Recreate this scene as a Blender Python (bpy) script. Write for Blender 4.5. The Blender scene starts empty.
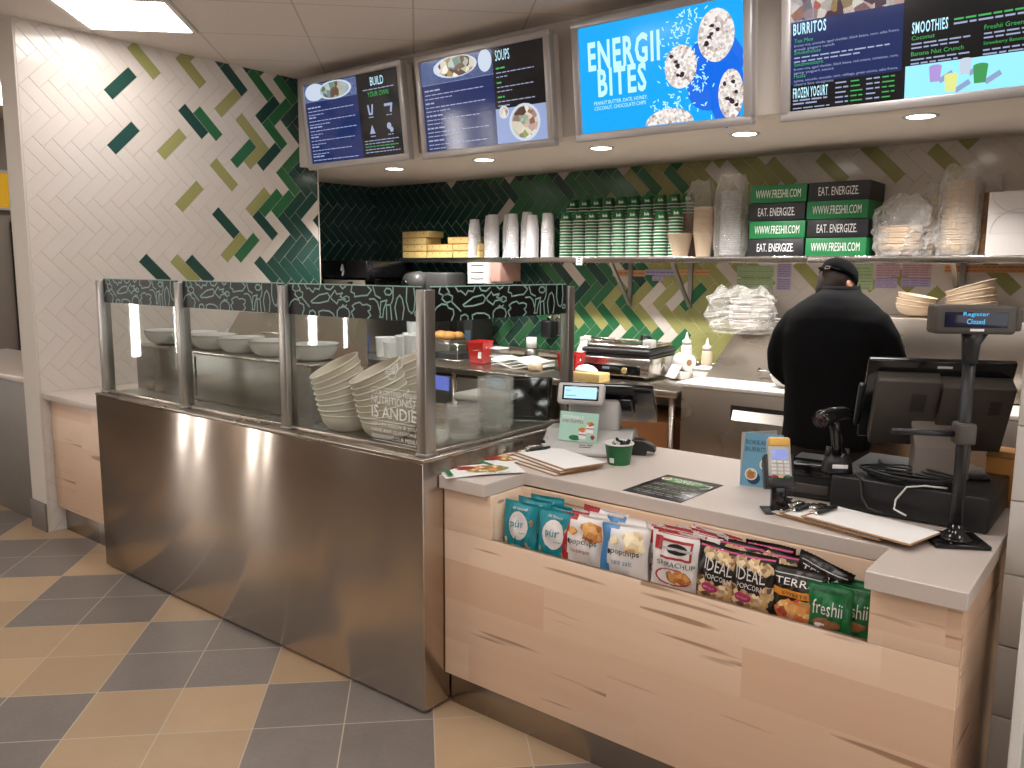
import bpy, bmesh, math, random
from mathutils import Vector, Matrix
random.seed(11)
SC = bpy.context.scene
COL = SC.collection
R = math.radians

# ---------------------------------------------------------------- camera
cam_d = bpy.data.cameras.new('camera')
cam = bpy.data.objects.new('camera', cam_d)
COL.objects.link(cam)
yaw, pit, rol, fpx = 0.670878, 0.139113, 0.00636865, 824.85
F = Vector((-math.sin(yaw)*math.cos(pit), math.cos(yaw)*math.cos(pit), -math.sin(pit)))
Rt = Vector((math.cos(yaw), math.sin(yaw), 0)); Up = Rt.cross(F)
R2 = Rt*math.cos(rol) + Up*math.sin(rol); U2 = Up*math.cos(rol) - Rt*math.sin(rol)
m3 = Matrix((R2, U2, -F)).transposed()
cam.matrix_world = Matrix.Translation((1.906, -1.925, 1.55)) @ m3.to_4x4()
cam_d.sensor_width = 36.0; cam_d.sensor_fit = 'HORIZONTAL'
cam_d.lens = fpx/1024*36.0
cam_d.clip_start = 0.02
SC.camera = cam
# ---------------------------------------------------------------- world, exposure
W = bpy.data.worlds.new('world'); SC.world = W; W.use_nodes = True
bg = W.node_tree.nodes['Background']
bg.inputs[0].default_value = (1.0, 0.97, 0.95, 1); bg.inputs[1].default_value = 1.5
SC.view_settings.view_transform = 'Standard'; SC.view_settings.look = 'None'
SC.view_settings.gamma = 1.0; SC.view_settings.use_curve_mapping = False
SC.view_settings.exposure = 0.36
SC.cycles.use_denoising = True
SC.cycles.max_bounces = 8
SC.cycles.transparent_max_bounces = 24
SC.cycles.sample_clamp_indirect = 4.0
PANEL = 11.0        # ceiling panel radiance
SPOT = 6.5         # downlight watts

# ---------------------------------------------------------------- materials
def lin(h):
    if isinstance(h, str):
        h = h.lstrip('#'); c = [int(h[i:i+2], 16)/255 for i in (0, 2, 4)]
    else: c = h
    return tuple((x/12.92 if x <= .04045 else ((x+.055)/1.055)**2.4) for x in c) + (1,)
def new_mat(name):
    m = bpy.data.materials.new(name); m.use_nodes = True
    nt = m.node_tree; b = nt.nodes['Principled BSDF']
    return m, nt, b
def N(nt, t, **kw):
    n = nt.nodes.new(t)
    for k, v in kw.items(): setattr(n, k, v)
    return n
def coords(nt, scale=(1, 1, 1), rot=(0, 0, 0), kind='Object'):
    tc = N(nt, 'ShaderNodeTexCoord'); mp = N(nt, 'ShaderNodeMapping')
    mp.inputs['Scale'].default_value = scale; mp.inputs['Rotation'].default_value = rot
    nt.links.new(tc.outputs[kind], mp.inputs['Vector'])
    return mp.outputs[0]
def mixc(nt, fac, a, b):
    n = N(nt, 'ShaderNodeMix', data_type='RGBA')
    for i, v in ((0, fac), (6, a), (7, b)):
        if isinstance(v, (tuple, float, int)): n.inputs[i].default_value = v
        else: nt.links.new(v, n.inputs[i])
    return n.outputs[2]
def ramp(nt, inp, stops):
    n = N(nt, 'ShaderNodeValToRGB'); e = n.color_ramp.elements
    while len(e) > 1: e.remove(e[-1])
    e[0].position = stops[0][0]; e[0].color = stops[0][1]
    for p, c in stops[1:]:
        q = e.new(p); q.color = c
    nt.links.new(inp, n.inputs[0]); return n.outputs[0]
def noise(nt, vec, scale, detail=3, rough=.5):
    n = N(nt, 'ShaderNodeTexNoise'); n.inputs['Scale'].default_value = scale
    n.inputs['Detail'].default_value = detail; n.inputs['Roughness'].default_value = rough
    nt.links.new(vec, n.inputs['Vector']); return n.outputs['Fac']
def shade(c, k): return tuple(min(1, x*k) for x in c[:3]) + (1,)
def pm(name, col, rough=.5, metal=0.0, var=.06, scale=8, spec=.5, bump=0.0, alpha=1.0, trans=0.0, coat=0.0, aniso=None):
    m, nt, b = new_mat(name); c = lin(col)
    v = coords(nt, aniso or (1, 1, 1))
    f = noise(nt, v, scale)
    nt.links.new(mixc(nt, f, shade(c, 1-var), shade(c, 1+var)), b.inputs['Base Color'])
    b.inputs['Roughness'].default_value = rough; b.inputs['Metallic'].default_value = metal
    b.inputs['Specular IOR Level'].default_value = spec
    b.inputs['Alpha'].default_value = alpha; b.inputs['Transmission Weight'].default_value = trans
    b.inputs['Coat Weight'].default_value = coat
    if bump:
        bp = N(nt, 'ShaderNodeBump'); bp.inputs['Strength'].default_value = bump; bp.inputs['Distance'].default_value = .01
        nt.links.new(f, bp.inputs['Height']); nt.links.new(bp.outputs[0], b.inputs['Normal'])
    return m
def em(name, col, s=1.0, rough=.25):
    m, nt, b = new_mat(name); c = lin(col)
    b.inputs['Base Color'].default_value = (.01, .01, .01, 1); b.inputs['Roughness'].default_value = rough
    b.inputs['Emission Color'].default_value = c; b.inputs['Emission Strength'].default_value = s
    return m
def em_noise(name, cols, scale, s=1.0):
    m, nt, b = new_mat(name)
    v = coords(nt)
    vo = N(nt, 'ShaderNodeTexVoronoi'); vo.inputs['Scale'].default_value = scale
    nt.links.new(v, vo.inputs['Vector'])
    sp = N(nt, 'ShaderNodeSeparateColor'); nt.links.new(vo.outputs['Color'], sp.inputs[0])
    o = ramp(nt, sp.outputs[0], [(i/len(cols), lin(c)) for i, c in enumerate(cols)])
    nt.nodes[-1].color_ramp.interpolation = 'CONSTANT' if False else 'LINEAR'
    b.inputs['Base Color'].default_value = (.01, .01, .01, 1); b.inputs['Roughness'].default_value = .25
    nt.links.new(o, b.inputs['Emission Color']); b.inputs['Emission Strength'].default_value = s
    return m
def patchy(name, cols, scale, rough=.45):
    m, nt, b = new_mat(name); v = coords(nt)
    vo = N(nt, 'ShaderNodeTexVoronoi'); vo.inputs['Scale'].default_value = scale
    nt.links.new(v, vo.inputs['Vector'])
    sp = N(nt, 'ShaderNodeSeparateColor'); nt.links.new(vo.outputs['Color'], sp.inputs[0])
    o = ramp(nt, sp.outputs[0], [(i/len(cols), lin(c)) for i, c in enumerate(cols)])
    nt.links.new(o, b.inputs['Base Color']); b.inputs['Roughness'].default_value = rough
    return m
def steel(name, col, rough=.3, grain=(1, 60, 60), aniso=0.0, var=.1, tang='Z', rvar=.08, bump=.008):
    m, nt, b = new_mat(name); c = lin(col)
    v = coords(nt, grain); f = noise(nt, v, 6, 4, .6)
    v2 = coords(nt); f2 = noise(nt, v2, 2.2, 2)
    nt.links.new(mixc(nt, f, shade(c, 1-var), shade(c, 1+var)), b.inputs['Base Color'])
    b.inputs['Metallic'].default_value = 1.0
    mr = N(nt, 'ShaderNodeMapRange'); mr.inputs['To Min'].default_value = rough-rvar; mr.inputs['To Max'].default_value = rough+rvar
    nt.links.new(f2, mr.inputs[0]); nt.links.new(mr.outputs[0], b.inputs['Roughness'])
    if aniso:
        b.inputs['Anisotropic'].default_value = aniso
        t = N(nt, 'ShaderNodeCombineXYZ'); t.inputs[2].default_value = 1.0
        nt.links.new(t.outputs[0], b.inputs['Tangent'])
    bp = N(nt, 'ShaderNodeBump'); bp.inputs['Strength'].default_value = bump; bp.inputs['Distance'].default_value = .002
    nt.links.new(f, bp.inputs['Height']); nt.links.new(bp.outputs[0], b.inputs['Normal'])
    return m
def film(name, col, opac=.35, rough=.12, bump=0.0, scale=30, gain=.5):
    """thin clear plastic: a see-through layer mixed with a bright glossy one"""
    m = bpy.data.materials.new(name); m.use_nodes = True; nt = m.node_tree
    for n in list(nt.nodes): nt.nodes.remove(n)
    out = N(nt, 'ShaderNodeOutputMaterial'); mix = N(nt, 'ShaderNodeMixShader')
    tr = N(nt, 'ShaderNodeBsdfTransparent'); pr = N(nt, 'ShaderNodeBsdfPrincipled')
    tr.inputs[0].default_value = (.99, .985, .98, 1)
    pr.inputs['Base Color'].default_value = lin(col); pr.inputs['Roughness'].default_value = rough
    lw = N(nt, 'ShaderNodeLayerWeight'); lw.inputs['Blend'].default_value = .35
    v = coords(nt); f = noise(nt, v, scale, 4, .6)
    if bump:
        bp = N(nt, 'ShaderNodeBump'); bp.inputs['Strength'].default_value = bump; bp.inputs['Distance'].default_value = .02
        nt.links.new(f, bp.inputs['Height']); nt.links.new(bp.outputs[0], pr.inputs['Normal']); nt.links.new(bp.outputs[0], lw.inputs['Normal'])
    mr = N(nt, 'ShaderNodeMapRange'); mr.inputs['To Min'].default_value = opac; mr.inputs['To Max'].default_value = min(1, opac+gain)
    nt.links.new(lw.outputs['Facing'], mr.inputs[0]); nt.links.new(mr.outputs[0], mix.inputs[0])
    nt.links.new(tr.outputs[0], mix.inputs[1]); nt.links.new(pr.outputs[0], mix.inputs[2])
    nt.links.new(mix.outputs[0], out.inputs[0]); return m
def pane_glass(name):
    m = bpy.data.materials.new(name); m.use_nodes = True; nt = m.node_tree
    for n in list(nt.nodes): nt.nodes.remove(n)
    out = N(nt, 'ShaderNodeOutputMaterial'); mix = N(nt, 'ShaderNodeMixShader')
    tr = N(nt, 'ShaderNodeBsdfTransparent'); gl = N(nt, 'ShaderNodeBsdfGlossy')
    tr.inputs[0].default_value = (.93, .955, .945, 1); gl.inputs['Roughness'].default_value = .02
    gl.inputs[0].default_value = (.9, .95, .93, 1)
    lw = N(nt, 'ShaderNodeLayerWeight'); lw.inputs['Blend'].default_value = .5
    mr = N(nt, 'ShaderNodeMath', operation='POWER'); nt.links.new(lw.outputs['Facing'], mr.inputs[0]); mr.inputs[1].default_value = 4.0
    m2 = N(nt, 'ShaderNodeMath', operation='MULTIPLY_ADD'); nt.links.new(mr.outputs[0], m2.inputs[0]); m2.inputs[1].default_value = .6; m2.inputs[2].default_value = .035
    nt.links.new(m2.outputs[0], mix.inputs[0]); nt.links.new(tr.outputs[0], mix.inputs[1]); nt.links.new(gl.outputs[0], mix.inputs[2])
    nt.links.new(mix.outputs[0], out.inputs[0]); return m

def math_n(nt, op, a, b=None):
    n = N(nt, 'ShaderNodeMath', operation=op)
    for i, v in ((0, a), (1, b)):
        if v is None: continue
        if isinstance(v, (int, float)): n.inputs[i].default_value = v
        else: nt.links.new(v, n.inputs[i])
    return n.outputs[0]
def floor_mat():
    m, nt, b = new_mat('checked floor tile')
    tc = N(nt, 'ShaderNodeTexCoord'); sx = N(nt, 'ShaderNodeSeparateXYZ'); nt.links.new(tc.outputs['Object'], sx.inputs[0])
    X = math_n(nt, 'SUBTRACT', sx.outputs[0], -1.478); Y = math_n(nt, 'SUBTRACT', sx.outputs[1], -.211)
    s = .70711/.306
    u = math_n(nt, 'MULTIPLY', math_n(nt, 'SUBTRACT', X, Y), s); v = math_n(nt, 'MULTIPLY', math_n(nt, 'ADD', X, Y), s)
    fl = lambda k: math_n(nt, 'FLOOR', math_n(nt, 'DIVIDE', k, 2.0))
    par = math_n(nt, 'MODULO', math_n(nt, 'ADD', math_n(nt, 'ADD', fl(u), fl(v)), 1000.0), 2.0)
    cb = N(nt, 'ShaderNodeCombineXYZ'); nt.links.new(math_n(nt, 'FLOOR', u), cb.inputs[0]); nt.links.new(math_n(nt, 'FLOOR', v), cb.inputs[1])
    wn = N(nt, 'ShaderNodeTexWhiteNoise'); nt.links.new(cb.outputs[0], wn.inputs[0])
    cl = noise(nt, tc.outputs['Object'], 5, 5, .6); fine = noise(nt, tc.outputs['Object'], 60, 3)
    dark = mixc(nt, cl, lin('6a625d'), lin('8c837d')); dark = mixc(nt, math_n(nt, 'MULTIPLY', fine, .4), dark, lin('58514b'))
    tan = mixc(nt, cl, lin('a08568'), lin('b59c7e')); tan = mixc(nt, math_n(nt, 'MULTIPLY', fine, .3), tan, lin('a08a6e'))
    col = mixc(nt, par, dark, tan)
    hs = N(nt, 'ShaderNodeHueSaturation'); nt.links.new(col, hs.inputs['Color'])
    nt.links.new(math_n(nt, 'ADD', math_n(nt, 'MULTIPLY', wn.outputs[0], .16), .92), hs.inputs['Value'])
    def edge(k):
        f = math_n(nt, 'FRACT', k); return math_n(nt, 'MINIMUM', f, math_n(nt, 'SUBTRACT', 1.0, f))
    g = math_n(nt, 'LESS_THAN', math_n(nt, 'MINIMUM', edge(u), edge(v)), .0075)
    nt.links.new(mixc(nt, g, hs.outputs[0], lin('b3a594')), b.inputs['Base Color'])
    mr = N(nt, 'ShaderNodeMapRange'); mr.inputs['To Min'].default_value = .28; mr.inputs['To Max'].default_value = .5
    nt.links.new(cl, mr.inputs[0]); nt.links.new(mr.outputs[0], b.inputs['Roughness'])
    bp = N(nt, 'ShaderNodeBump'); bp.inputs['Strength'].default_value = .3; bp.inputs['Distance'].default_value = .002
    nt.links.new(math_n(nt, 'SUBTRACT', fine, math_n(nt, 'MULTIPLY', g, 2.0)), bp.inputs['Height']); nt.links.new(bp.outputs[0], b.inputs['Normal'])
    return m
def ceil_mat():
    m, nt, b = new_mat('ceiling tile')
    tc = N(nt, 'ShaderNodeTexCoord'); sx = N(nt, 'ShaderNodeSeparateXYZ'); nt.links.new(tc.outputs['Object'], sx.inputs[0])
    X = math_n(nt, 'SUBTRACT', sx.outputs[0], -1.733); Y = math_n(nt, 'SUBTRACT', sx.outputs[1], .842)
    s = .70711/.61
    u = math_n(nt, 'MULTIPLY', math_n(nt, 'SUBTRACT', X, Y), s); v = math_n(nt, 'MULTIPLY', math_n(nt, 'ADD', X, Y), s)
    def edge(k):
        f = math_n(nt, 'FRACT', k); return math_n(nt, 'MINIMUM', f, math_n(nt, 'SUBTRACT', 1.0, f))
    e = math_n(nt, 'MINIMUM', edge(u), edge(v))
    g = math_n(nt, 'LESS_THAN', e, .009)
    fine = noise(nt, tc.outputs['Object'], 90, 4)
    c = mixc(nt, fine, lin('d3cac2'), lin('e2dad2'))
    nt.links.new(mixc(nt, g, c, lin('bdb4ab')), b.inputs['Base Color']); b.inputs['Roughness'].default_value = .9
    bp = N(nt, 'ShaderNodeBump'); bp.inputs['Strength'].default_value = .25; bp.inputs['Distance'].default_value = .004
    nt.links.new(math_n(nt, 'SUBTRACT', math_n(nt, 'MULTIPLY', fine, .3), g), bp.inputs['Height']); nt.links.new(bp.outputs[0], b.inputs['Normal'])
    return m
def maple_mat(name='maple panel', axis=0):
    """long maple staves laid lengthwise, each a little different, with a few dark mineral streaks"""
    m, nt, b = new_mat(name)
    tc = N(nt, 'ShaderNodeTexCoord'); sx = N(nt, 'ShaderNodeSeparateXYZ'); nt.links.new(tc.outputs['Object'], sx.inputs[0])
    along = sx.outputs[axis]; zz = sx.outputs[2]
    row = math_n(nt, 'FLOOR', math_n(nt, 'MULTIPLY', math_n(nt, 'ADD', zz, .03), 1/.145))
    wr = N(nt, 'ShaderNodeTexWhiteNoise', noise_dimensions='1D'); nt.links.new(row, wr.inputs['W'])
    seg = math_n(nt, 'FLOOR', math_n(nt, 'ADD', math_n(nt, 'MULTIPLY', along, 1/.66), math_n(nt, 'MULTIPLY', wr.outputs[0], 7.0)))
    cb = N(nt, 'ShaderNodeCombineXYZ'); nt.links.new(row, cb.inputs[0]); nt.links.new(seg, cb.inputs[1])
    wn = N(nt, 'ShaderNodeTexWhiteNoise'); nt.links.new(cb.outputs[0], wn.inputs[0])
    sc = [1, 1, 1]; sc[axis] = .14; sc[2] = 1.4; sc[1-axis] = .4
    ad = N(nt, 'ShaderNodeVectorMath', operation='ADD'); nt.links.new(tc.outputs['Object'], ad.inputs[0])
    mu = N(nt, 'ShaderNodeVectorMath', operation='SCALE'); nt.links.new(cb.outputs[0], mu.inputs[0]); mu.inputs['Scale'].default_value = 3.7
    nt.links.new(mu.outputs[0], ad.inputs[1])
    mp = N(nt, 'ShaderNodeMapping'); mp.inputs['Scale'].default_value = sc; nt.links.new(ad.outputs[0], mp.inputs['Vector'])
    g1 = noise(nt, mp.outputs[0], 9, 5, .55)
    mp2 = N(nt, 'ShaderNodeMapping'); sc2 = [1.6, 1.6, 1.6]; sc2[axis] = .26; sc2[2] = 5.0; mp2.inputs['Scale'].default_value = sc2
    nt.links.new(ad.outputs[0], mp2.inputs['Vector'])
    st = noise(nt, mp2.outputs[0], 7, 2, .4)
    base = mixc(nt, g1, lin('d8b494'), lin('ecd5bf'))
    base = mixc(nt, math_n(nt, 'MULTIPLY', wn.outputs[0], .65), base, lin('c99f80'))
    streak = ramp(nt, st, [(0.0, (0, 0, 0, 1)), (.665, (0, 0, 0, 1)), (.72, (1, 1, 1, 1))])
    sv = N(nt, 'ShaderNodeSeparateColor'); nt.links.new(streak, sv.inputs[0])
    col = mixc(nt, math_n(nt, 'MULTIPLY', sv.outputs[0], .7), base, lin('80583a'))
    nt.links.new(col, b.inputs['Base Color']); b.inputs['Roughness'].default_value = .38
    return m

M = {}
M['floor'] = floor_mat(); M['ceil'] = ceil_mat(); M['maple'] = maple_mat(); M['maple_y'] = maple_mat('maple end panel', 1)
M['plaster'] = pm('painted plaster', 'cdc6be', .7, bump=.05, scale=40, var=.02)
M['soffit'] = pm('soffit paint', 'd9d0c8', .75, var=.02)
M['tile_W'] = pm('white glazed tile', 'd3cac2', .14, var=.03, scale=3)
M['tile_D'] = pm('teal glazed tile', '23473f', .2, var=.1, scale=3)
M['tile_E'] = pm('bottle green glazed tile', '1b3d38', .2, var=.1, scale=3)
M['tile_G'] = pm('emerald glazed tile', '2f6a44', .22, var=.1, scale=3)
M['tile_O'] = pm('olive glazed tile', '99985f', .25, var=.06, scale=3)
M['grout'] = pm('tile grout', 'cbc3b8', .8)
M['steel_front'] = steel('brushed counter steel', 'b9aea4', .17, (1.2, 1.2, 90), 1.0, .04, rvar=.02, bump=.0)
M['steel'] = steel('kitchen steel', 'b3aaa0', .28, (1.5, 60, 60), 0)
M['steel_dark'] = steel('dark post steel', 'a6a29d', .34, (60, 60, 1.5), 0)
M['steel_kick'] = steel('toe kick steel', '9c9186', .25, (1.5, 60, 60), 0)
M['well_steel'] = steel('dull well steel', '8d8883', .3, (60, 1.5, 60), 0, bump=.01)
M['chrome'] = steel('bright metal', 'cfcac4', .2, (1, 30, 30), 0, .03, bump=.004, rvar=.05)
M['frame_alu'] = pm('screen frame aluminium', 'b7b2b0', .33, .35, .04)
M['quartz'] = pm('pale quartz top', 'c6bab2', .32, var=.05, scale=160)
M['black_plastic'] = pm('black plastic', '1b1b1d', .42, var=.1)
M['black_gloss'] = pm('glossy black plastic', '0f0f11', .12, var=.1)
M['dark_plastic'] = pm('charcoal plastic', '453f3a', .5, var=.06, bump=.04, scale=300)
M['brown_plastic'] = pm('brown grey plastic', '756b63', .45, var=.05)
M['silver_plastic'] = pm('silver plastic', 'b7b4b1', .38, var=.04)
M['white_plastic'] = pm('white plastic', 'd8d5d0', .35, var=.03)
M['paper'] = pm('white paper', 'e6e3e0', .7, var=.02)
M['paper_grey'] = pm('printed paper', 'bdb8b2', .7, var=.05)
M['card'] = pm('brown board', '9a7550', .7, var=.1)
M['carton'] = pm('corrugated carton', '8b5a33', .75, var=.1)
M['kraft'] = pm('kraft bowl paper', 'c9b49b', .6, var=.05)
M['tanbowl'] = pm('tan fibre bowl', 'cdbfad', .55, var=.05, scale=30)
M['tanrim'] = pm('pale fibre rim', 'e9dfd0', .5, var=.03)
M['tubgrey'] = film('grey clear tumbler', 'd8d8d8', .28, .2)
M['ceramic'] = pm('white ceramic', 'd3d0cb', .18, var=.02)
M['glass'] = pane_glass('clear pane')
M['clear'] = film('clear plastic', 'f0eeeb', .06, .08, gain=.3)
M['cupclear'] = film('frosted clear plastic cup', 'fbfafc', .6, .3)
M['bagfilm'] = film('crinkled clear bag', 'f2efec', .17, .1, 1.0, 34)
M['band'] = pm('printed black band', '0b0b0d', .4, var=.08, spec=.25)
M['bandline'] = pm('pale green line print', '8fb0a6', .5)
M['white_ink'] = pm('white lettering', 'e8e8e8', .5)
M['black_ink'] = pm('black lettering', '141414', .5)
M['green'] = pm('printed green paper', '1f6b3c', .45, var=.05)
M['green_dk'] = pm('deep green print', '154a2a', .5)
M['red'] = pm('red plastic', 'c2211e', .35)
M['redprint'] = pm('red print', 'a3262a', .4)
M['yellow'] = pm('yellow carton', 'd9be7e', .55, var=.08)
M['yellow_dk'] = pm('amber carton', 'b5862f', .55, var=.08)
M['tealbag'] = pm('teal foil bag', '12838f', .28, var=.06)
M['whitebag'] = pm('white foil bag', 'dcd6d3', .3, var=.03)
M['bluebag'] = pm('blue foil print', '3f7fb5', .3, var=.1)
M['blackbag'] = pm('black foil bag', '17120f', .28, var=.1)
M['greenbag'] = pm('green foil bag', '17693a', .3, var=.1)
M['pink'] = pm('pink print', 'b8326c', .4)
M['popcorn'] = patchy('kettle corn picture', ['8d6a45', 'd7b88b', 'efdcb8', '5a3f28', 'c79f6a'], 70)
M['chip'] = patchy('crisps picture', ['b5652c', 'd68a45', '8f4a1f', 'e0a763'], 45)
M['chip_pale'] = patchy('pale crisps picture', ['d7b98a', 'e8d3a8', 'c29a63', 'efe0bd'], 45)
M['veg'] = patchy('vegetable crisps picture', ['c2472b', 'e08a4a', 'd9b46a', 'a8322a', 'ecc98d'], 55)
M['salad'] = patchy('salad picture', ['7d8f3d', 'c64a2c', 'e6d9b8', '3f6a2f', 'd9963c'], 60)
M['skin'] = pm('skin', 'b98368', .55)
M['jacket'] = pm('black fleece jacket', '09090b', .95, var=.2, scale=30, spec=.15)
M['trouser'] = pm('black trousers', '15151a', .8)
M['hair'] = pm('dark brown hair', '2a1a12', .6, var=.3, scale=60)
M['shoe'] = pm('black shoe', '111111', .5)
M['label_blue'] = pm('light blue card', '6fa3bd', .55)
M['mint'] = pm('mint card', 'a9cfc0', .5)
M['orange'] = pm('orange wood box', 'bb7f3a', .5)
M['blue'] = pm('blue plastic', '2f4f8f', .4)
M['lamp_on'] = em('lit lamp', 'fffaf6', PANEL)
M['pot_on'] = em('added bright lens', 'fff4e6', 120)
M['spot_on'] = em('lit downlight lens', 'fff8ee', 14)

# ---------------------------------------------------------------- mesh builder
TEXT = {}
def text_geo(s, bold=0.0):
    key = (s, bold)
    if key in TEXT: return TEXT[key]
    cu = bpy.data.curves.new('t', 'FONT'); cu.body = s; cu.resolution_u = 2; cu.offset = bold; cu.space_character = 1.15 if bold else 1.0
    ob = bpy.data.objects.new('t', cu); COL.objects.link(ob)
    dg = bpy.context.evaluated_depsgraph_get(); dg.update()
    me = bpy.data.meshes.new_from_object(ob.evaluated_get(dg))
    vs = [tuple(v.co) for v in me.vertices]; fs = [tuple(p.vertices) for p in me.polygons]
    bpy.data.objects.remove(ob); bpy.data.curves.remove(cu); bpy.data.meshes.remove(me)
    if vs:
        x0 = min(v[0] for v in vs); x1 = max(v[0] for v in vs); y0 = min(v[1] for v in vs); y1 = max(v[1] for v in vs)
        if not any(c in s for c in 'gjpqy,'): y0 = 0 if y0 > -.05 else y0
        vs = [((v[0]-x0)/(y1-y0), (v[1]-y0)/(y1-y0)) for v in vs]
    TEXT[key] = (vs, fs); return TEXT[key]

class MB:
    def __init__(s): s.v = []; s.f = []; s.m = []; s.s = []
    def add(s, vs, fs, mi=0, T=None, smooth=False):
        o = len(s.v)
        for v in vs:
            v = Vector(v); s.v.append(tuple(T @ v) if T is not None else tuple(v))
        for f in fs:
            s.f.append(tuple(i+o for i in f)); s.m.append(mi); s.s.append(smooth)
        return s
    def box(s, x0, x1, y0, y1, z0, z1, mi=0, T=None):
        return s.add([(x, y, z) for z in (z0, z1) for y in (y0, y1) for x in (x0, x1)],
                     [(0, 2, 3, 1), (4, 5, 7, 6), (0, 1, 5, 4), (2, 6, 7, 3), (0, 4, 6, 2), (1, 3, 7, 5)], mi, T)
    def rbox(s, x0, x1, y0, y1, z0, z1, r=.004, mi=0, T=None, seg=2, smooth=True):
        bm = bmesh.new(); bmesh.ops.create_cube(bm, size=1)
        for v in bm.verts: v.co = ((x0+x1)/2+v.co.x*(x1-x0), (y0+y1)/2+v.co.y*(y1-y0), (z0+z1)/2+v.co.z*(z1-z0))
        r = min(r, .49*min(abs(x1-x0), abs(y1-y0), abs(z1-z0)))
        bmesh.ops.bevel(bm, geom=bm.edges[:], offset=r, segments=seg, affect='EDGES', profile=.5)
        bm.verts.index_update()
        s.add([v.co[:] for v in bm.verts], [[v.index for v in f.verts] for f in bm.faces], mi, T, smooth); bm.free(); return s
    def cyl(s, p0, p1, r0, r1=None, n=16, mi=0, T=None, caps=True, smooth=True):
        r1 = r0 if r1 is None else r1
        p0, p1 = Vector(p0), Vector(p1); d = (p1-p0).normalized()
        a = d.orthogonal().normalized(); b = d.cross(a)
        vs = []
        for p, r in ((p0, r0), (p1, r1)):
            for i in range(n):
                t = 2*math.pi*i/n; vs.append(p+(a*math.cos(t)+b*math.sin(t))*r)
        s.add(vs, [(i, (i+1) % n, n+(i+1) % n, n+i) for i in range(n)], mi, T, smooth)
        if caps:
            s.add(vs[:n], [tuple(range(n))[::-1]], mi, T); s.add(vs[n:], [tuple(range(n))], mi, T)
        return s
    def tube(s, path, r, n=8, mi=0, T=None, closed=False):
        P = [Vector(p) for p in path]; k = len(P); vs = []; a = None
        for i in range(k):
            if closed: d = P[(i+1) % k]-P[i-1]
            else: d = P[min(i+1, k-1)]-P[max(i-1, 0)]
            d.normalize()
            if a is None: a = d.orthogonal().normalized()
            a = (a-d*a.dot(d)).normalized(); b = d.cross(a)
            rr = r[i] if isinstance(r, (list, tuple)) else r
            for j in range(n):
                t = 2*math.pi*j/n; vs.append(P[i]+(a*math.cos(t)+b*math.sin(t))*rr)
        fs = []
        for i in range(k if closed else k-1):
            for j in range(n):
                i2 = (i+1) % k; fs.append((i*n+j, i*n+(j+1) % n, i2*n+(j+1) % n, i2*n+j))
        if not closed: fs += [tuple(range(n))[::-1], tuple(range((k-1)*n, k*n))]
        return s.add(vs, fs, mi, T, True)
    def lathe(s, prof, n=24, mi=0, T=None, sq=1.0, smooth=True, mis=None, caps=True):
        vs = []; k = len(prof)
        for r, z in prof:
            for j in range(n):
                t = 2*math.pi*j/n; vs.append((r*math.cos(t), r*math.sin(t)*sq, z))
        for i in range(k-1):
            s.add(vs[i*n:(i+2)*n], [(j, (j+1) % n, n+(j+1) % n, n+j) for j in range(n)], mis[i] if mis else mi, T, smooth)
        for i, fl in ((0, True), (k-1, False)):
            if caps and prof[i][0] > 1e-4:
                f = tuple(range(n)); s.add(vs[i*n:(i+1)*n], [f[::-1] if fl else f], (mis[min(i, k-2)] if mis else mi), T)
        return s
    def prism(s, poly, z0, z1, mi=0, T=None):
        n = len(poly)
        vs = [(x, y, z0) for x, y in poly]+[(x, y, z1) for x, y in poly]
        return s.add(vs, [tuple(range(n))[::-1], tuple(range(n, 2*n))]+[(i, (i+1) % n, n+(i+1) % n, n+i) for i in range(n)], mi, T)
    def strip(s, pts, w, y=0.0, mi=0, T=None, closed=False):
        """a flat line of width w drawn in the local x-z plane"""
        if closed: pts = list(pts)+[pts[0]]
        for (x0, z0), (x1, z1) in zip(pts[:-1], pts[1:]):
            dx, dz = x1-x0, z1-z0; l = math.hypot(dx, dz) or 1; ex, ez = dx/l*w*.4, dz/l*w*.4; nx, nz = -dz/l*w/2, dx/l*w/2
            s.add([(x0-ex+nx, y, z0-ez+nz), (x0-ex-nx, y, z0-ez-nz), (x1+ex-nx, y, z1+ez-nz), (x1+ex+nx, y, z1+ez+nz)], [(0, 1, 2, 3)], mi, T)
        return s
    def rect(s, x0, x1, z0, z1, y=0.0, mi=0, T=None):
        return s.add([(x0, y, z0), (x1, y, z0), (x1, y, z1), (x0, y, z1)], [(0, 1, 2, 3)], mi, T)
    def disc(s, cx, cz, rx, rz=None, y=0.0, mi=0, T=None, n=20, wob=0):
        rz = rx if rz is None else rz
        return s.add([(cx+rx*math.cos(2*math.pi*i/n)*(1+wob*random.uniform(-1, 1)), y, cz+rz*math.sin(2*math.pi*i/n)*(1+wob*random.uniform(-1, 1))) for i in range(n)], [tuple(range(n))], mi, T)
    def text(s, st, x, z, h, w=None, y=0.0, mi=0, T=None, align='l', shear=0.0, fn=None, bold=0.0):
        vs, fs = text_geo(st, bold)
        if not vs: return s
        mx = max(v[0] for v in vs); sx = (w/mx) if w else h
        ox = {'l': 0, 'c': -mx*sx/2, 'r': -mx*sx}[align]
        pts = [(x+ox+v[0]*sx+v[1]*h*shear, y, z+v[1]*h) for v in vs]
        if fn: pts = [fn(p) for p in pts]
        return s.add(pts, fs, mi, T)
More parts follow.
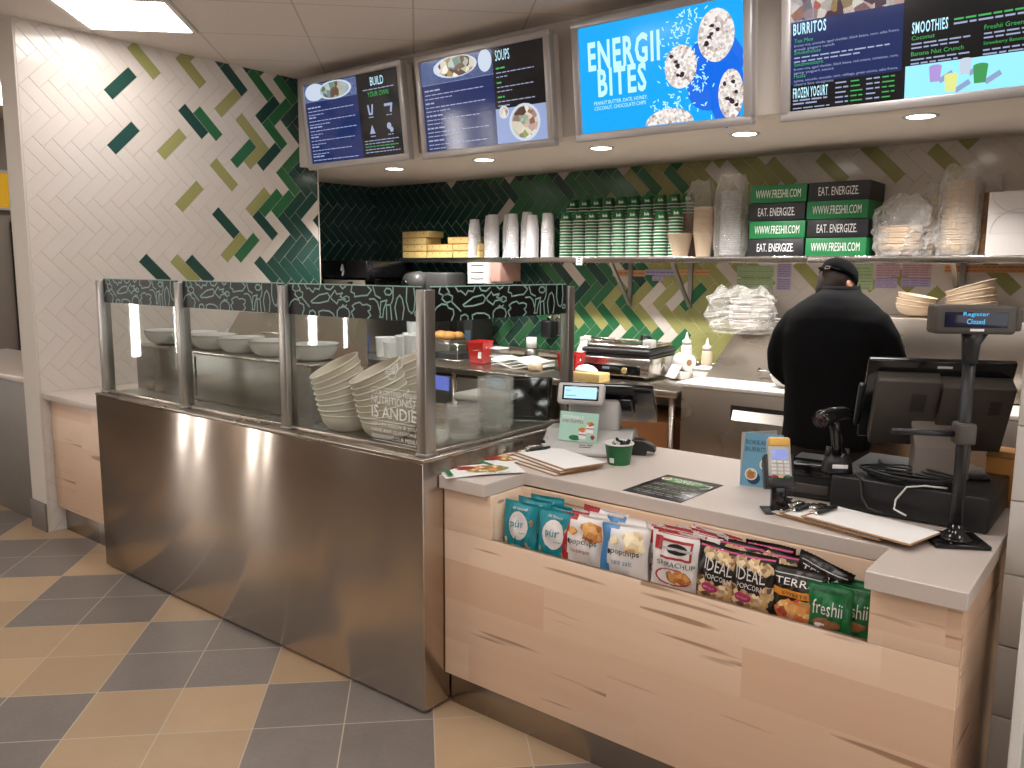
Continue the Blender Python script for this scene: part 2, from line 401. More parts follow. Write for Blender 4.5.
    def build(s, name, mats, parent=None, loc=None):
        me = bpy.data.meshes.new(name); me.from_pydata(s.v, [], s.f)
        if not isinstance(mats, (list, tuple)): mats = [mats]
        for m in mats: me.materials.append(M[m] if isinstance(m, str) else m)
        me.polygons.foreach_set('material_index', s.m); me.polygons.foreach_set('use_smooth', s.s)
        me.update()
        bm = bmesh.new(); bm.from_mesh(me); bmesh.ops.remove_doubles(bm, verts=bm.verts[:], dist=1e-6)
        bm.to_mesh(me); bm.free()
        o = bpy.data.objects.new(name, me); COL.objects.link(o)
        if parent is not None: o.parent = parent
        if loc is not None: o.location = loc
        return o
def tag(o, label=None, cat=None, group=None, kind=None):
    for k, v in (('label', label), ('category', cat), ('group', group), ('kind', kind)):
        if v: o[k] = v
    return o
def thing(name, label, cat, loc=(0, 0, 0), rz=0.0, group=None):
    o = bpy.data.objects.new(name, None); COL.objects.link(o)
    o.empty_display_size = .05; o.location = loc; o.rotation_euler = (0, 0, rz)
    return tag(o, label, cat, group)
def dup(o, loc=None, rot=None, label=None, group=None, parent=None):
    c = o.copy(); COL.objects.link(c)
    if loc is not None: c.location = loc
    if rot is not None: c.rotation_euler = rot
    if label: c['label'] = label
    if group: c['group'] = group
    if parent is not None: c.parent = parent
    for ch in list(o.children): dup(ch, parent=c)
    return c
def TM(loc=(0, 0, 0), rx=0, ry=0, rz=0):
    return Matrix.Translation(loc) @ Matrix.Rotation(rz, 4, 'Z') @ Matrix.Rotation(ry, 4, 'Y') @ Matrix.Rotation(rx, 4, 'X')
def struct(name, mb, mats): return tag(mb.build(name, mats), kind='structure')
TILES_LEFT = {'D': 'a9,-8 a10,-8 a11,-8 a14,-8 a15,-8 a9,-7 a10,-7 a12,-7 a13,-7 a14,-7 a15,-7 a10,-6 a11,-6 a12,-6 a13,-6 a14,-6 a15,-6 a10,-5 a11,-5 a12,-5 a13,-5 a14,-5 a15,-5 a10,-4 a11,-4 a12,-4 a14,-4 a15,-4 a11,-3 a13,-3 a14,-3 a15,-3 a12,-2 a13,-2 a15,-2 a0,-1 a10,-1 a15,-1 a0,0 a10,0 a12,0 a14,0 a15,0 a7,1 a9,1 a12,1 a13,1 a14,1 a15,1 b9,-9 b11,-9 b13,-9 b14,-9 b9,-8 b10,-8 b12,-8 b14,-8 b9,-7 b10,-7 b12,-7 b13,-7 b14,-7 b9,-6 b10,-6 b11,-6 b12,-6 b13,-6 b14,-6 b10,-5 b11,-5 b12,-5 b14,-5 b1,-4 b4,-4 b9,-4 b10,-4 b11,-4 b12,-4 b13,-4 b14,-4 b6,-3 b9,-3 b11,-3 b12,-3 b14,-3 b12,-2 b13,-2 b14,-2 b4,-1 b12,-1 b13,-1 b7,0 b12,0 b13,0 b14,0', 'E': 'a12,-8 a13,-8 a11,-7 a13,-4 a12,-3 a13,-1 a14,-1 a13,0 b10,-9 b12,-9 b11,-8 b13,-8 b11,-7 b13,-5 b14,-1', 'O': 'a7,-3 a4,-2 a9,-2 a3,-1 a9,-1 a7,0 a5,1 b3,-4 b6,-2 b8,-1 b1,0 b4,0', 'G': 'a8,-3 a10,-2 a11,-2 a8,-1 a12,-1 a11,0 a10,1 b11,-2 b5,-1 b10,-1 b9,0 b11,0'}
TILES_BACK = {'E': 'a-23,-2 a-22,-2 a-21,-2 a-20,-2 a-19,-2 a-18,-2 a-17,-2 a-16,-2 a-15,-2 a-14,-2 a-12,-2 a-10,-2 a-9,-2 a-7,-2 a-6,-2 a-5,-2 a-23,-1 a-22,-1 a-21,-1 a-20,-1 a-19,-1 a-18,-1 a-17,-1 a-16,-1 a-15,-1 a-14,-1 a-13,-1 a-12,-1 a-10,-1 a-9,-1 a-8,-1 a-23,0 a-22,0 a-21,0 a-20,0 a-19,0 a-18,0 a-17,0 a-16,0 a-15,0 a-14,0 a-13,0 a-12,0 a-11,0 a-10,0 a-9,0 a-8,0 a-7,0 a-23,1 a-22,1 a-21,1 a-20,1 a-19,1 a-18,1 a-17,1 a-16,1 a-15,1 a-14,1 a-13,1 a-12,1 a-11,1 a-10,1 a-9,1 a-7,1 a-6,1 a-4,1 a-23,2 a-22,2 a-21,2 a-20,2 a-19,2 a-18,2 a-17,2 a-16,2 a-15,2 a-14,2 a-13,2 a-12,2 a-11,2 a-9,2 a-23,3 a-22,3 a-21,3 a-20,3 a-19,3 a-18,3 a-17,3 a-16,3 a-15,3 a-14,3 a-13,3 a-11,3 a-10,3 b-23,-2 b-22,-2 b-21,-2 b-20,-2 b-19,-2 b-18,-2 b-17,-2 b-16,-2 b-13,-2 b-12,-2 b-11,-2 b-10,-2 b-9,-2 b-8,-2 b-23,-1 b-22,-1 b-21,-1 b-20,-1 b-19,-1 b-18,-1 b-17,-1 b-16,-1 b-15,-1 b-13,-1 b-12,-1 b-11,-1 b-10,-1 b-5,-1 b-23,0 b-22,0 b-21,0 b-20,0 b-19,0 b-18,0 b-17,0 b-16,0 b-15,0 b-14,0 b-13,0 b-12,0 b-11,0 b-10,0 b-8,0 b-23,1 b-22,1 b-21,1 b-20,1 b-19,1 b-18,1 b-17,1 b-16,1 b-13,1 b-12,1 b-11,1 b-10,1 b-9,1 b-8,1 b-7,1 b-5,1 b-23,2 b-22,2 b-21,2 b-20,2 b-19,2 b-18,2 b-17,2 b-16,2 b-15,2 b-14,2 b-12,2 b-11,2 b-10,2 b-9,2', 'D': 'a-13,-2 a-11,-2 a-8,-2 a-4,-2 a-1,-2 a-11,-1 a-6,-1 a-4,-1 a-2,-1 a-6,0 a-5,0 a-4,0 a-3,0 a0,0 a-8,1 a-3,1 a1,1 a-10,2 a-8,2 a-9,3 a-5,3 a-4,3 a-2,3 a2,3 b-15,-2 b-14,-2 b-6,-2 b1,-2 b-14,-1 b-9,-1 b-8,-1 b-7,-1 b-6,-1 b-9,0 b-7,0 b-6,0 b-5,0 b-4,0 b-2,0 b1,0 b4,0 b-15,1 b-14,1 b-6,1 b-4,1 b-2,1 b-13,2 b-8,2 b-7,2 b-2,2', 'G': 'a-3,-2 a-2,-2 a0,-2 a1,-2 a2,-2 a3,-2 a4,-2 a6,-2 a-7,-1 a-5,-1 a-3,-1 a-1,-1 a0,-1 a1,-1 a2,-1 a4,-1 a5,-1 a6,-1 a8,-1 a-2,0 a-1,0 a1,0 a2,0 a4,0 a9,0 a-5,1 a-2,1 a-1,1 a0,1 a2,1 a3,1 a4,1 a8,1 a-6,2 a-5,2 a-4,2 a-3,2 a-2,2 a-1,2 a0,2 a1,2 a3,2 a4,2 a5,2 a-8,3 a-7,3 a-3,3 a0,3 a1,3 a3,3 a5,3 a8,3 b-7,-2 b-5,-2 b-4,-2 b-3,-2 b-2,-2 b-1,-2 b0,-2 b2,-2 b4,-2 b5,-2 b-4,-1 b-3,-1 b-2,-1 b0,-1 b2,-1 b4,-1 b-3,0 b0,0 b2,0 b5,0 b-3,1 b-1,1 b0,1 b1,1 b2,1 b3,1 b4,1 b5,1 b-6,2 b-5,2 b-4,2 b-3,2 b-1,2 b0,2 b1,2 b2,2 b3,2 b5,2 b7,2', 'O': 'a5,-2 a7,-2 a8,-2 a9,-2 a10,-2 a11,-2 a12,-2 a13,-2 a14,-2 a9,-1 a10,-1 a11,-1 a12,-1 a13,-1 a14,-1 a3,0 a5,0 a7,0 a10,0 a11,0 a12,0 a13,0 a23,0 a5,1 a6,1 a7,1 a9,1 a10,1 a11,1 a12,1 a13,1 a2,2 a6,2 a7,2 a8,2 a9,2 a10,2 a11,2 a12,2 a13,2 a6,3 a7,3 a9,3 a10,3 a11,3 a12,3 a13,3 a20,3 a25,3 b3,-2 b6,-2 b7,-2 b8,-2 b9,-2 b10,-2 b11,-2 b12,-2 b13,-2 b-1,-1 b1,-1 b3,-1 b5,-1 b7,-1 b8,-1 b9,-1 b10,-1 b11,-1 b12,-1 b13,-1 b27,-1 b6,0 b7,0 b8,0 b9,0 b10,0 b12,0 b13,0 b16,0 b19,0 b21,0 b26,0 b6,1 b7,1 b8,1 b9,1 b10,1 b11,1 b12,1 b13,1 b4,2 b6,2 b8,2 b9,2 b12,2 b13,2 b14,2 b17,2 b20,2 b23,2'}

# ================================================================ the setting
struct('floor', MB().box(-9, 6, -7, 4.2, -.1, 0), 'floor')
CZ = 2.88
struct('ceiling', MB().box(-9, 6, -7, 4.2, CZ, CZ+.1), 'ceil')
SZ = 2.267; BY = 3.28; RX = -3.83
struct('trim_soffit', MB().box(RX, 3.2, 1.92, BY, SZ, CZ), 'soffit')

def clip(poly, ax, lim, keep_gt):
    out = []
    for i in range(len(poly)):
        a, b = poly[i-1], poly[i]
        ia = (a[ax] > lim) == keep_gt; ib = (b[ax] > lim) == keep_gt
        if ia != ib:
            t = (lim-a[ax])/(b[ax]-a[ax]); out.append((a[0]+t*(b[0]-a[0]), a[1]+t*(b[1]-a[1])))
        if ib: out.append(b)
    return out
KEYS = 'WDEGO'
def tiled(mb, rects, ph, L, Wd, codes, put, default='W', first=1):
    """herringbone tiles as raised pieces; put(s, z, d) gives the point, d off the wall"""
    lut = {}
    for c, st in codes.items():
        for tk in st.split():
            k, n = tk[1:].split(','); lut[(tk[0], int(k), int(n))] = c
    s0 = min(r[0] for r in rects); s1 = max(r[1] for r in rects); z0 = min(r[2] for r in rects); z1 = max(r[3] for r in rects)
    g = .0013; q = 2**.5
    for o in 'ab':
        for n in range(-16, 17):
            for k in range(-110, 111):
                if o == 'a': u0, u1, v0, v1 = k*Wd+n*L, k*Wd+L+n*L, k*Wd-n*L, k*Wd+Wd-n*L
                else: u0, u1, v0, v1 = L+k*Wd+n*L, L+k*Wd+Wd+n*L, (k+1)*Wd-L-n*L, (k+1)*Wd-n*L
                u0 += ph[0]+g; u1 += ph[0]-g; v0 += ph[1]+g; v1 += ph[1]-g
                cs = ((u0+u1)/2+(v0+v1)/2)/q; cz = ((u0+u1)/2-(v0+v1)/2)/q
                if not (s0-.2 < cs < s1+.2 and z0-.2 < cz < z1+.2): continue
                pl0 = [((u+v)/q, (u-v)/q) for u, v in ((u0, v0), (u1, v0), (u1, v1), (u0, v1))]
                mi = first+KEYS.index(lut.get((o, k, n), default))
                for (a0, a1, b0, b1) in rects:
                    pl = pl0
                    for ax, lim, gt in ((0, a0, True), (0, a1, False), (1, b0, True), (1, b1, False)):
                        pl = clip(pl, ax, lim, gt)
                        if len(pl) < 3: break
                    if len(pl) < 3: continue
                    m = len(pl); cx = sum(p[0] for p in pl)/m; cy = sum(p[1] for p in pl)/m
                    top = [(p[0]+(cx-p[0])*.012, p[1]+(cy-p[1])*.012) for p in pl]
                    mb.add([put(s, z, .0) for s, z in pl]+[put(s, z, .0022) for s, z in top],
                           [tuple(range(m, 2*m))]+[(i, (i+1) % m, m+(i+1) % m, m+i) for i in range(m)], mi)
TM_ = ['grout', 'tile_W', 'tile_D', 'tile_E', 'tile_G', 'tile_O']
PHL = (2.19472752, -1.45150302); PHB = (-.26827447, -2.1219199)
# left wall: a thick partition whose end faces the customers
LX = -3.12
mb = MB().box(-3.31, LX-.004, .055, 2.08, 0, CZ)
tiled(mb, [(.06, 2.078, .0, CZ)], PHL, .224, .073, TILES_LEFT, lambda s, z, d: (LX-.004+d, s, z))
mb.box(LX-.006, LX+.003, 2.074, 2.083, .8, SZ+.0)
struct('wall_left', mb, TM_)
struct('trim_1', MB().box(-3.312, LX+.001, .048, .055, 0, CZ).box(-3.32, -3.31, .048, 2.08, 0, CZ), 'plaster')
struct('baseboard_left', MB().rbox(-3.325, LX-.004, .036, .048, 0, .17, .003), pm('grey skirting tile', '6d655f', .5))
# recess wall behind it and the long back wall
mb = MB().box(RX-.15, RX, 1.9, BY+.1, 0, SZ)
tiled(mb, [(2.08, BY, .8, SZ)], PHL, .224, .073, {}, lambda s, z, d: (RX+d, s, z), 'E')
struct('wall_recess', mb, TM_)
struct('wall_inner', MB().box(RX-.1, -3.31, 1.98, 2.08, 0, CZ), 'plaster')
mb = MB().box(RX-.15, 3.2, BY, BY+.12, 0, CZ)
tiled(mb, [(RX, 3.1, .8, SZ)], PHB, .224, .0735, TILES_BACK, lambda s, z, d: (s, BY-d, z))
struct('wall_back', mb, TM_)
# right partition, big pale tiles on the customer side
mb = MB().box(1.632, 3.2, .482, .62, 0, CZ)
for i in range(15):
    for j in range(5):
        mb.rbox(1.633+j*.31, 1.94+j*.31, .474, .484, -.002+i*.195, .189+i*.195, .002, 1)
struct('wall_right', mb, ['grout', pm('pale wall tile', 'd2ccc5', .35, var=.02)])
struct('wall_kitchen', MB().box(3.1, 3.2, .62, BY, 0, CZ), 'plaster')
t = thing('display_cooler', 'white framed display cooler at the lower right edge', 'cooler', (2.02, .3, 0))
MB().rbox(-.305, -.28, -.2, .17, 0, .92, .004).rbox(-.28, .28, -.2, .17, .9, .92, .003).rbox(-.28, .28, -.2, .17, 0, .12, .003).build('cooler_frame', 'white_plastic', t)
MB().box(-.28, .28, .15, .16, .12, .9).build('back_panel', 'paper_grey', t)
for z in (.38, .64): MB().rbox(-.28, .28, -.18, .15, z, z+.012, .002).build('cooler_shelf', 'chrome', t)
MB().box(-.28, .28, -.196, -.192, .12, .9).build('glass_door', 'glass', t)
# the passage on the far left
struct('wall_passage', MB().box(-6.7, -6.6, -.4, 3.3, 0, CZ).box(-6.6, RX-.1, 3.2, 3.3, 0, CZ), pm('grey brown plaster', '9b9085', .7))
t = thing('passage_counter', 'grey steel fronted counter with pale top in the passage left of the white wall', 'counter', (-4.3, .4, 0))
MB().rbox(-1.0, .96, -.31, .3, 0, .855, .004).build('counter_body', pm('grey laminate', '6f675f', .45), t)
MB().rbox(-1.0, .975, -.33, .3, .855, .895, .005).build('counter_top', 'quartz', t)
t = thing('yellow_wall_sign', 'yellow lightbox sign high on the passage wall at the far left', 'sign', (-6.58, 1.16, 2.25))
MB().rbox(-.02, .06, -.45, .16, -.17, .13, .01).build('sign_panel', em('lit yellow sign', 'b98a1e', .8), t)
MB().rbox(-.021, .05, -.46, .17, .13, .16, .004).rbox(-.021, .05, -.46, .17, -.2, -.17, .004).build('sign_frame', 'plaster', t)
t = thing('merchandise_rack', 'tall dark rack of coloured goods against the passage wall', 'rack', (-6.45, 1.36, 0))
mb = MB().box(-.12, -.1, -.1, .2, 0, 1.95)
for k in range(9): mb.box(-.12, .14, -.1, .2, .1+k*.22, .115+k*.22)
mb.build('rack_frame', 'black_plastic', t)
mb = MB()
for k in range(9):
    for j in range(3):
        mb.rbox(-.08, .1, -.09+j*.1, -.01+j*.1, .116+k*.22, .116+k*.22+random.uniform(.1, .18), .01, random.randrange(3))
tag(mb.build('rack_goods', ['paper_grey', pm('pale red goods', 'a07a74', .6), 'steel_dark'], t), kind='stuff')

# ---------------------------------------------------------------- lamps
glowm = em('added glow strip', 'fff9f2', 24)  # glowing strips added out of view to streak the steel counter front
for k, (y, w_) in enumerate(((-3.45, .11), (-4.08, .12))):
    struct('window_%d' % (k+1), MB().box(-8.9, -8.88, y-w_/2, y+w_/2, .35, 2.45).rbox(-8.9, -8.87, y-w_/2-.03, y-w_/2, .3, 2.5, .004, 1).rbox(-8.9, -8.87, y+w_/2, y+w_/2+.03, .3, 2.5, .004, 1), [glowm, 'steel_dark'])
for k, (x, w_) in enumerate(((-8.5, .2), (-7.72, .08))):
    struct('window_%d' % (k+3), MB().box(x-w_/2, x+w_/2, -6.1, -6.08, .35, 2.45).rbox(x-w_/2-.03, x-w_/2, -6.1, -6.07, .3, 2.5, .004, 1).rbox(x+w_/2, x+w_/2+.03, -6.1, -6.07, .3, 2.5, .004, 1), [glowm, 'steel_dark'])
struct('wall_far_added', MB().box(-9, -8.9, -6.2, 1.2, 0, CZ), pm('added brown far wall', '8c7d70', .7))  # unseen wall added to darken what the steel front reflects
struct('wall_front_added', MB().box(-9, 6, -6.2, -6.1, 0, CZ), pm('added brown front wall', '8c7d70', .7))  # unseen opposite wall, added as a brown reflection for the steel
def ceiling_panel(i, j, label):
    cx = -1.733-.4313*j+.4313*i; cy = .4107+.4313*j+.4313*i
    t = thing('ceiling_light', label, 'ceiling light', (cx, cy, CZ), R(45), 'square ceiling light panels')
    fr = MB()
    for a, b, c, d in ((-.3, .3, -.3, -.275), (-.3, .3, .275, .3), (-.3, -.275, -.275, .275), (.275, .3, -.275, .275)): fr.box(a, b, c, d, -.012, 0)
    fr.build('light_frame', 'white_plastic', t)
    MB().box(-.275, .275, -.275, .275, -.008, -.002).build('diffuser', 'lamp_on', t)
# (i, j) count grid cells; the first is the panel at the top left of the photo
ceiling_panel(-1, 1, 'square lit ceiling panel above the white tiled wall')
ceiling_panel(-3, 5, 'square lit ceiling panel in the passage behind the white wall')  # hidden panel added only to brighten the passage
for i, j in ((-2, -2), (0, -4), (2, -3), (4, -2), (2, -6), (5, -5), (-1, -7), (-4, -5), (1, -9), (-7, -3)):  # unseen panels on the same grid, several added to raise the light level
    ceiling_panel(i, j, 'square lit ceiling panel over the customer side, out of the frame')
for x, y, k in ((-2.79, -1.3, 1.3), (-4.25, -1.15, .8), (-4.85, -1.2, .9), (-1.2, -2.6, .8)):  # unseen round lights added for narrow streaks in the steel front
    t = thing('recessed_downlight', 'round downlight in the ceiling over the customer side', 'downlight', (x, y, CZ), 0, 'round ceiling downlights')
    MB().lathe([(.055*k, -.004), (.07*k, -.006), (.075*k, 0)], 28, caps=False).build('trim_ring', 'white_plastic', t)
    MB().lathe([(.001, -.003), (.055*k, -.003), (.055*k, -.001)], 28).build('lens', 'pot_on', t)
t = thing('ceiling_light', 'round glowing lamp in the passage at the upper left edge', 'ceiling light', (-5.1, .73, 2.97))
MB().lathe([(.0, -.02), (.09, 0), (.12, .05), (.1, .1), (.02, .12)], 20).build('lamp_globe', em('glowing lamp', 'fff6e8', 6), t, (0, 0, 0))
t.location = (-5.1, .73, CZ-.12)
DL = ['leftmost downlight in the soffit, below the first menu screen', 'downlight in the soffit under the second menu screen', 'downlight in the soffit under the blue screen', 'downlight in the soffit between the blue screen and the last menu screen', 'rightmost downlight in the soffit above the green and black boxes']
for x, lb in zip((-2.62, -1.76, -.84, .055, .915), DL):
    t = thing('recessed_downlight', lb, 'downlight', (x, 2.38, SZ), 0, 'round soffit downlights')
    MB().lathe([(.062, -.004), (.078, -.006), (.08, 0)], 28, caps=False).build('trim_ring', 'white_plastic', t)
    MB().lathe([(.001, -.003), (.062, -.003), (.062, -.001)], 28).build('lens', 'spot_on', t)
    ld = bpy.data.lights.new('downlight_bulb', 'SPOT'); ld.energy = SPOT*13; ld.spot_size = R(125); ld.spot_blend = .6; ld.shadow_soft_size = .06; ld.color = (1, .965, .92)
    lo = bpy.data.objects.new('downlight_bulb', ld); COL.objects.link(lo); lo.parent = t; lo.location = (0, 0, -.02)

# ================================================================ steel service counter
t = thing('steel_service_counter', 'long brushed steel service counter under the glass guard', 'counter', (-1.16, .45, 0))
sc_ = MB().rbox(-1.158, 1.158, -.45, .45, .012, .9, .003).build('counter_body', 'steel_front', t)
MB().rbox(-1.16, 1.16, -.452, .45, .9, .914, .004).build('counter_deck', 'steel', t)
# wooden counter with the snack tray let into its front
t = thing('wooden_front_counter', 'pale maple counter with a snack trough let into its front', 'counter', (.8, .5, 0))
o = (.8, .5)
def B(mb, x0, x1, y0, y1, z0, z1, r=.002, mi=0): return mb.rbox(x0-o[0], x1-o[0], y0-o[1], y1-o[1], z0, z1, r, mi)
mb = MB(); B(mb, .003, 1.605, .1, .12, .125, .655); B(mb, .003, .215, .1, .12, .655, .805); B(mb, 1.405, 1.605, .1, .12, .655, .805)
mb.build('front_panel', 'maple', t)
mb = MB(); B(mb, 1.585, 1.607, .12, .94, .005, .805); mb.build('end_panel', 'maple_y', t)
mb = MB(); B(mb, .19, 1.42, .12, .275, .592, .607); B(mb, .19, 1.42, .268, .285, .52, .804); B(mb, .195, .213, .12, .27, .535, .804); B(mb, 1.407, 1.42, .12, .27, .535, .804)
mb.build('snack_trough', 'maple', t)
mb = MB(); B(mb, .003, 1.585, .132, .15, 0, .126); mb.build('toe_kick', 'steel_kick', t)
mb = MB(); B(mb, .003, 1.585, .285, .94, .126, .15); B(mb, .003, .02, .12, .94, .15, .804); B(mb, .003, 1.585, .92, .94, .0, .804); mb.build('carcass', 'card', t)
t = thing('countertop', 'pale grey stone countertop on the maple counter', 'countertop', (.8, .5, 0))
poly = [(0.004, .072), (.208, .072), (.208, .29), (1.4, .27), (1.4, .055), (1.618, .055), (1.618, .96), (.004, .96)]
mb = MB().prism([(x-o[0], y-o[1]) for x, y in poly], .8055, .85)
c = mb.build('slab', 'quartz', t)
bv = c.modifiers.new('edge', 'BEVEL'); bv.width = .003; bv.segments = 2; bv.limit_method = 'ANGLE'
# maple counter against the white wall
t = thing('wooden_side_counter', 'low maple counter between the white wall and the steel counter', 'counter', (-2.72, .4, 0))
MB().rbox(-.385, .398, -.3, .3, .15, .79, .003).build('front_panel', 'maple', t)
MB().rbox(-.38, .398, -.26, .3, 0, .149, .002).build('toe_kick', 'steel_kick', t)
MB().rbox(-.396, .399, -.34, .5, .79, .826, .003).build('counter_top', 'quartz', t)

# ---------------------------------------------------------------- glass guard
t = thing('sneeze_guard', 'glass sneeze guard with steel posts on the steel counter', 'sneeze guard', (-1.16, .05, .914))
g0 = (-1.16, .05, .914)
px = [-2.285, -1.55, -.79, -.035]
for x in px:
    MB().rbox(x-g0[0]-.021, x-g0[0]+.021, -.022, .03, .001, .565, .003).rbox(x-g0[0]-.026, x-g0[0]+.026, -.026, .034, .001, .012, .003).build('post', 'steel_dark', t)
MB().rbox(1.105, 1.145, .815, .86, .001, .565, .003).build('post', 'steel_dark', t)
DOOD = [[(130,62),(125,85),(140,95)],[(150,62),(160,85),(140,95)],[(140,95),(135,110),(150,128),(168,120),(170,100),(155,90),(140,95)],[(165,122),(197,166)],
 [(205,140),(240,108),(275,98),(284,115),(276,135),(240,146),(210,147),(205,140)],[(288,112),(305,85),(312,102),(335,95),(325,112),(346,122),(318,128),(312,146),(290,124),(288,112)],
 [(350,108),(361,115),(361,128),(350,135),(340,128),(340,115),(350,108)],[(180,62),(188,80),(198,78),(214,97),(222,78),(240,82),(246,62)],
 [(372,64),(368,88),(382,96),(382,110),(410,104),(430,102),(446,78),(432,62)],[(438,118),(456,116),(468,132),(478,180),(474,196),(486,196),(490,160),(502,120),(480,128),(476,176)],
 [(452,64),(460,100),(478,112)],[(500,68),(514,70),(521,84),(512,97),(498,95),(493,82),(500,68)],
 [(536,200),(530,150),(538,110),(548,96),(556,112),(562,150),(556,200)],[(572,64),(570,120),(578,160),(588,172),(596,158),(600,110),(596,64)],
 [(376,205),(368,180),(380,166),(372,152),(384,140),(402,134),(412,146),(428,142),(442,150),(440,166),(432,172),(442,190),(430,205)],
 [(312,204),(312,180),(322,164),(340,158),(356,168),(362,190),(358,205)],[(330,158),(336,150),(344,158),(350,150)],
 [(108,170),(118,146),(134,132),(152,136),(156,150),(172,158),(174,180),(166,204)],[(196,205),(198,188),(212,182),(222,192),(222,205)],
 [(238,205),(236,188),(252,180),(280,182),(296,194),(300,206)],[(500,204),(500,142),(514,138),(518,204)],[(524,64),(524,110),(518,132)],[(604,160),(612,166),(610,178),(600,180),(597,170),(604,160)],
 [(262,62),(268,78),(286,82),(300,66)],[(326,62),(336,76),(348,64)]]
def pane(p0, p1, lettering=False, name='glass_pane'):
    p0 = Vector(p0); p1 = Vector(p1); L = (p1-p0).length; a = math.atan2(p1.y-p0.y, p1.x-p0.x)
    T = TM((p0.x-g0[0], p0.y-g0[1], 0), rz=a)
    gl = MB().box(0, L, -.004, .004, .016, .572, 0, T).build('glass_pane', 'glass', t)
    b = MB().box(0, L, -.0065, -.0045, .456, .572, 0, T).box(0, L, -.0068, .0045, .572, .5755, 1, T)
    for d in DOOD: b.strip([((x-105)/510*L, .456+(207-y)/147*.116) for x, y in d], .0055, -.0072, 1, T)
    for d in DOOD: b.strip([((x-105)/510*L, .456+(207-y)/147*.116) for x, y in d], .0055, .0012, 1, T)
    b.build('printed_band', ['band', 'bandline'], gl)
    MB().rbox(0, L, -.012, .012, .001, .016, .002, 0, T).build('glass_channel', 'steel', t)
    if lettering:
        q = MB(); y = -.0055
        def ln(s, z, h): q.text(s, L-.135, z, h, .225, y, 0, T, 'c')
        ln('YOUR CERTIFIED FRESHII', .19, .0165); ln('NUTRITIONIST', .158, .027); ln('IS ANDIE', .108, .042)
        q.rect(L-.245, L-.025, .2145, .2165, y, 0, T); q.rect(L-.245, L-.025, .096, .098, y, 0, T); q.rect(L-.245, L-.025, .024, .026, y, 0, T)
        ln('LET HER KNOW IF YOU', .077, .013); ln('HAVE ANY QUESTIONS', .054, .0145); ln('REGARDING OUR MENU', .032, .0145)
        cx = L-.14
        q.strip([(cx-.03, .268), (cx-.03, .29), (cx-.004, .292), (cx-.004, .268)], .003, y, 0, T, True); q.strip([(cx-.024, .276), (cx-.01, .276)], .003, y, 0, T); q.strip([(cx-.024, .284), (cx-.01, .284)], .003, y, 0, T)
        q.strip([(cx+.002, .272), (cx+.006, .296), (cx+.026, .308), (cx+.03, .288), (cx+.018, .27)], .004, y, 0, T, True); q.strip([(cx+.008, .276), (cx+.022, .298)], .003, y, 0, T)
        q.strip([(cx-.024, .262), (cx-.014, .25), (cx+.008, .25), (cx+.018, .262)], .004, y, 0, T)
        q.build('glass_lettering', 'white_ink', gl)
for i in range(3): pane((px[i]+.021, .055, 0), (px[i+1]-.021, .055, 0), i == 2)
pane((-.035, .08, 0), (-.035, .864, 0))

# ================================================================ menu screens
def screen_frame(name, label, x0, x1, zb, zt, yb, yt):
    """a framed display leaning out at the top; returns thing, width, height; local x right, z up along the face, y into the box"""
    w = x1-x0; h = math.hypot(zt-zb, yb-yt); tilt = math.atan2(yb-yt, zt-zb)
    t = thing(name, label, 'menu screen', (x0, yb, zb), 0, 'menu screens along the soffit')
    t.rotation_euler = (tilt, 0, 0)
    f = .042
    mb = MB()
    mb.rbox(0, w, 0, .05, 0, f, .006).rbox(0, w, 0, .05, h-f*.9, h, .006).rbox(0, f, 0, .05, f*.6, h-f*.6, .006).rbox(w-f, w, 0, .05, f*.6, h-f*.6, .006)
    mb.build('screen_frame', 'frame_alu', t)
    MB().box(.015, w-.015, .05, .11, .02, h-.02).build('casing', 'soffit', t)
    MB().box(w*.3, w*.3+.08, .11, .3, .05, h*.55).box(w*.7-.08, w*.7, .11, .3, .05, h*.55).build('wall_bracket', 'steel_dark', t)
    return t, w, h, f
navy = em('navy menu screen', '1a2b62', .72, .1); blackscr = em('black menu screen', '0e0e12', .6, .12); inkw = em('lit white menu text', 'a3add0', .75); inkg = em('lit green menu text', '3fae5a', .8); inkp = em('lit pale blue title', 'b9e6f7', 1.0)
photoA = em_noise('lit salad photograph', ['7fa06a', 'c9d3d8', '5b7a4a', '8fb0c9', 'd7d9c4', '6a5040'], 26, .7); photoB = em_noise('lit soup photograph', ['7a3a2c', 'e3d8cc', '8a9a55', 'b5532f', 'f0ead8', '4f2a22'], 24, .8)
platec = em('lit pale plate', 'c3cfe0', .85); lav = em('lit lavender table', '8f9fc9', .85); skyc = em('lit pale cyan picture', '8fdcf2', 1.0); bluec = em('lit bright blue screen', '0b9be6', 1.0, .12); deepblue = em('lit deep blue shade', '0a63d8', .95)
ball = em_noise('lit coconut ball', ['d9d3d0', 'efe9e4', 'b9aaa4', 'e2dcd8', '9a827a', 'e6e0dc'], 75, .95); flake = em('lit coconut flake', 'a8e4fa', 1.0); seed = em('lit dark seed', '3a2630', .6)
def dash(mb, x0, x1, z, h, y, mi, T=None, seed_=0):
    """a line of print too small to read: a row of word-length dashes"""
    rn = random.Random(seed_); x = x0
    while x < x1-.01:
        l = min(rn.uniform(.018, .05), x1-x); mb.rect(x, x+l, z+h*.15, z+h*.8, y, mi, T); x += l+.007
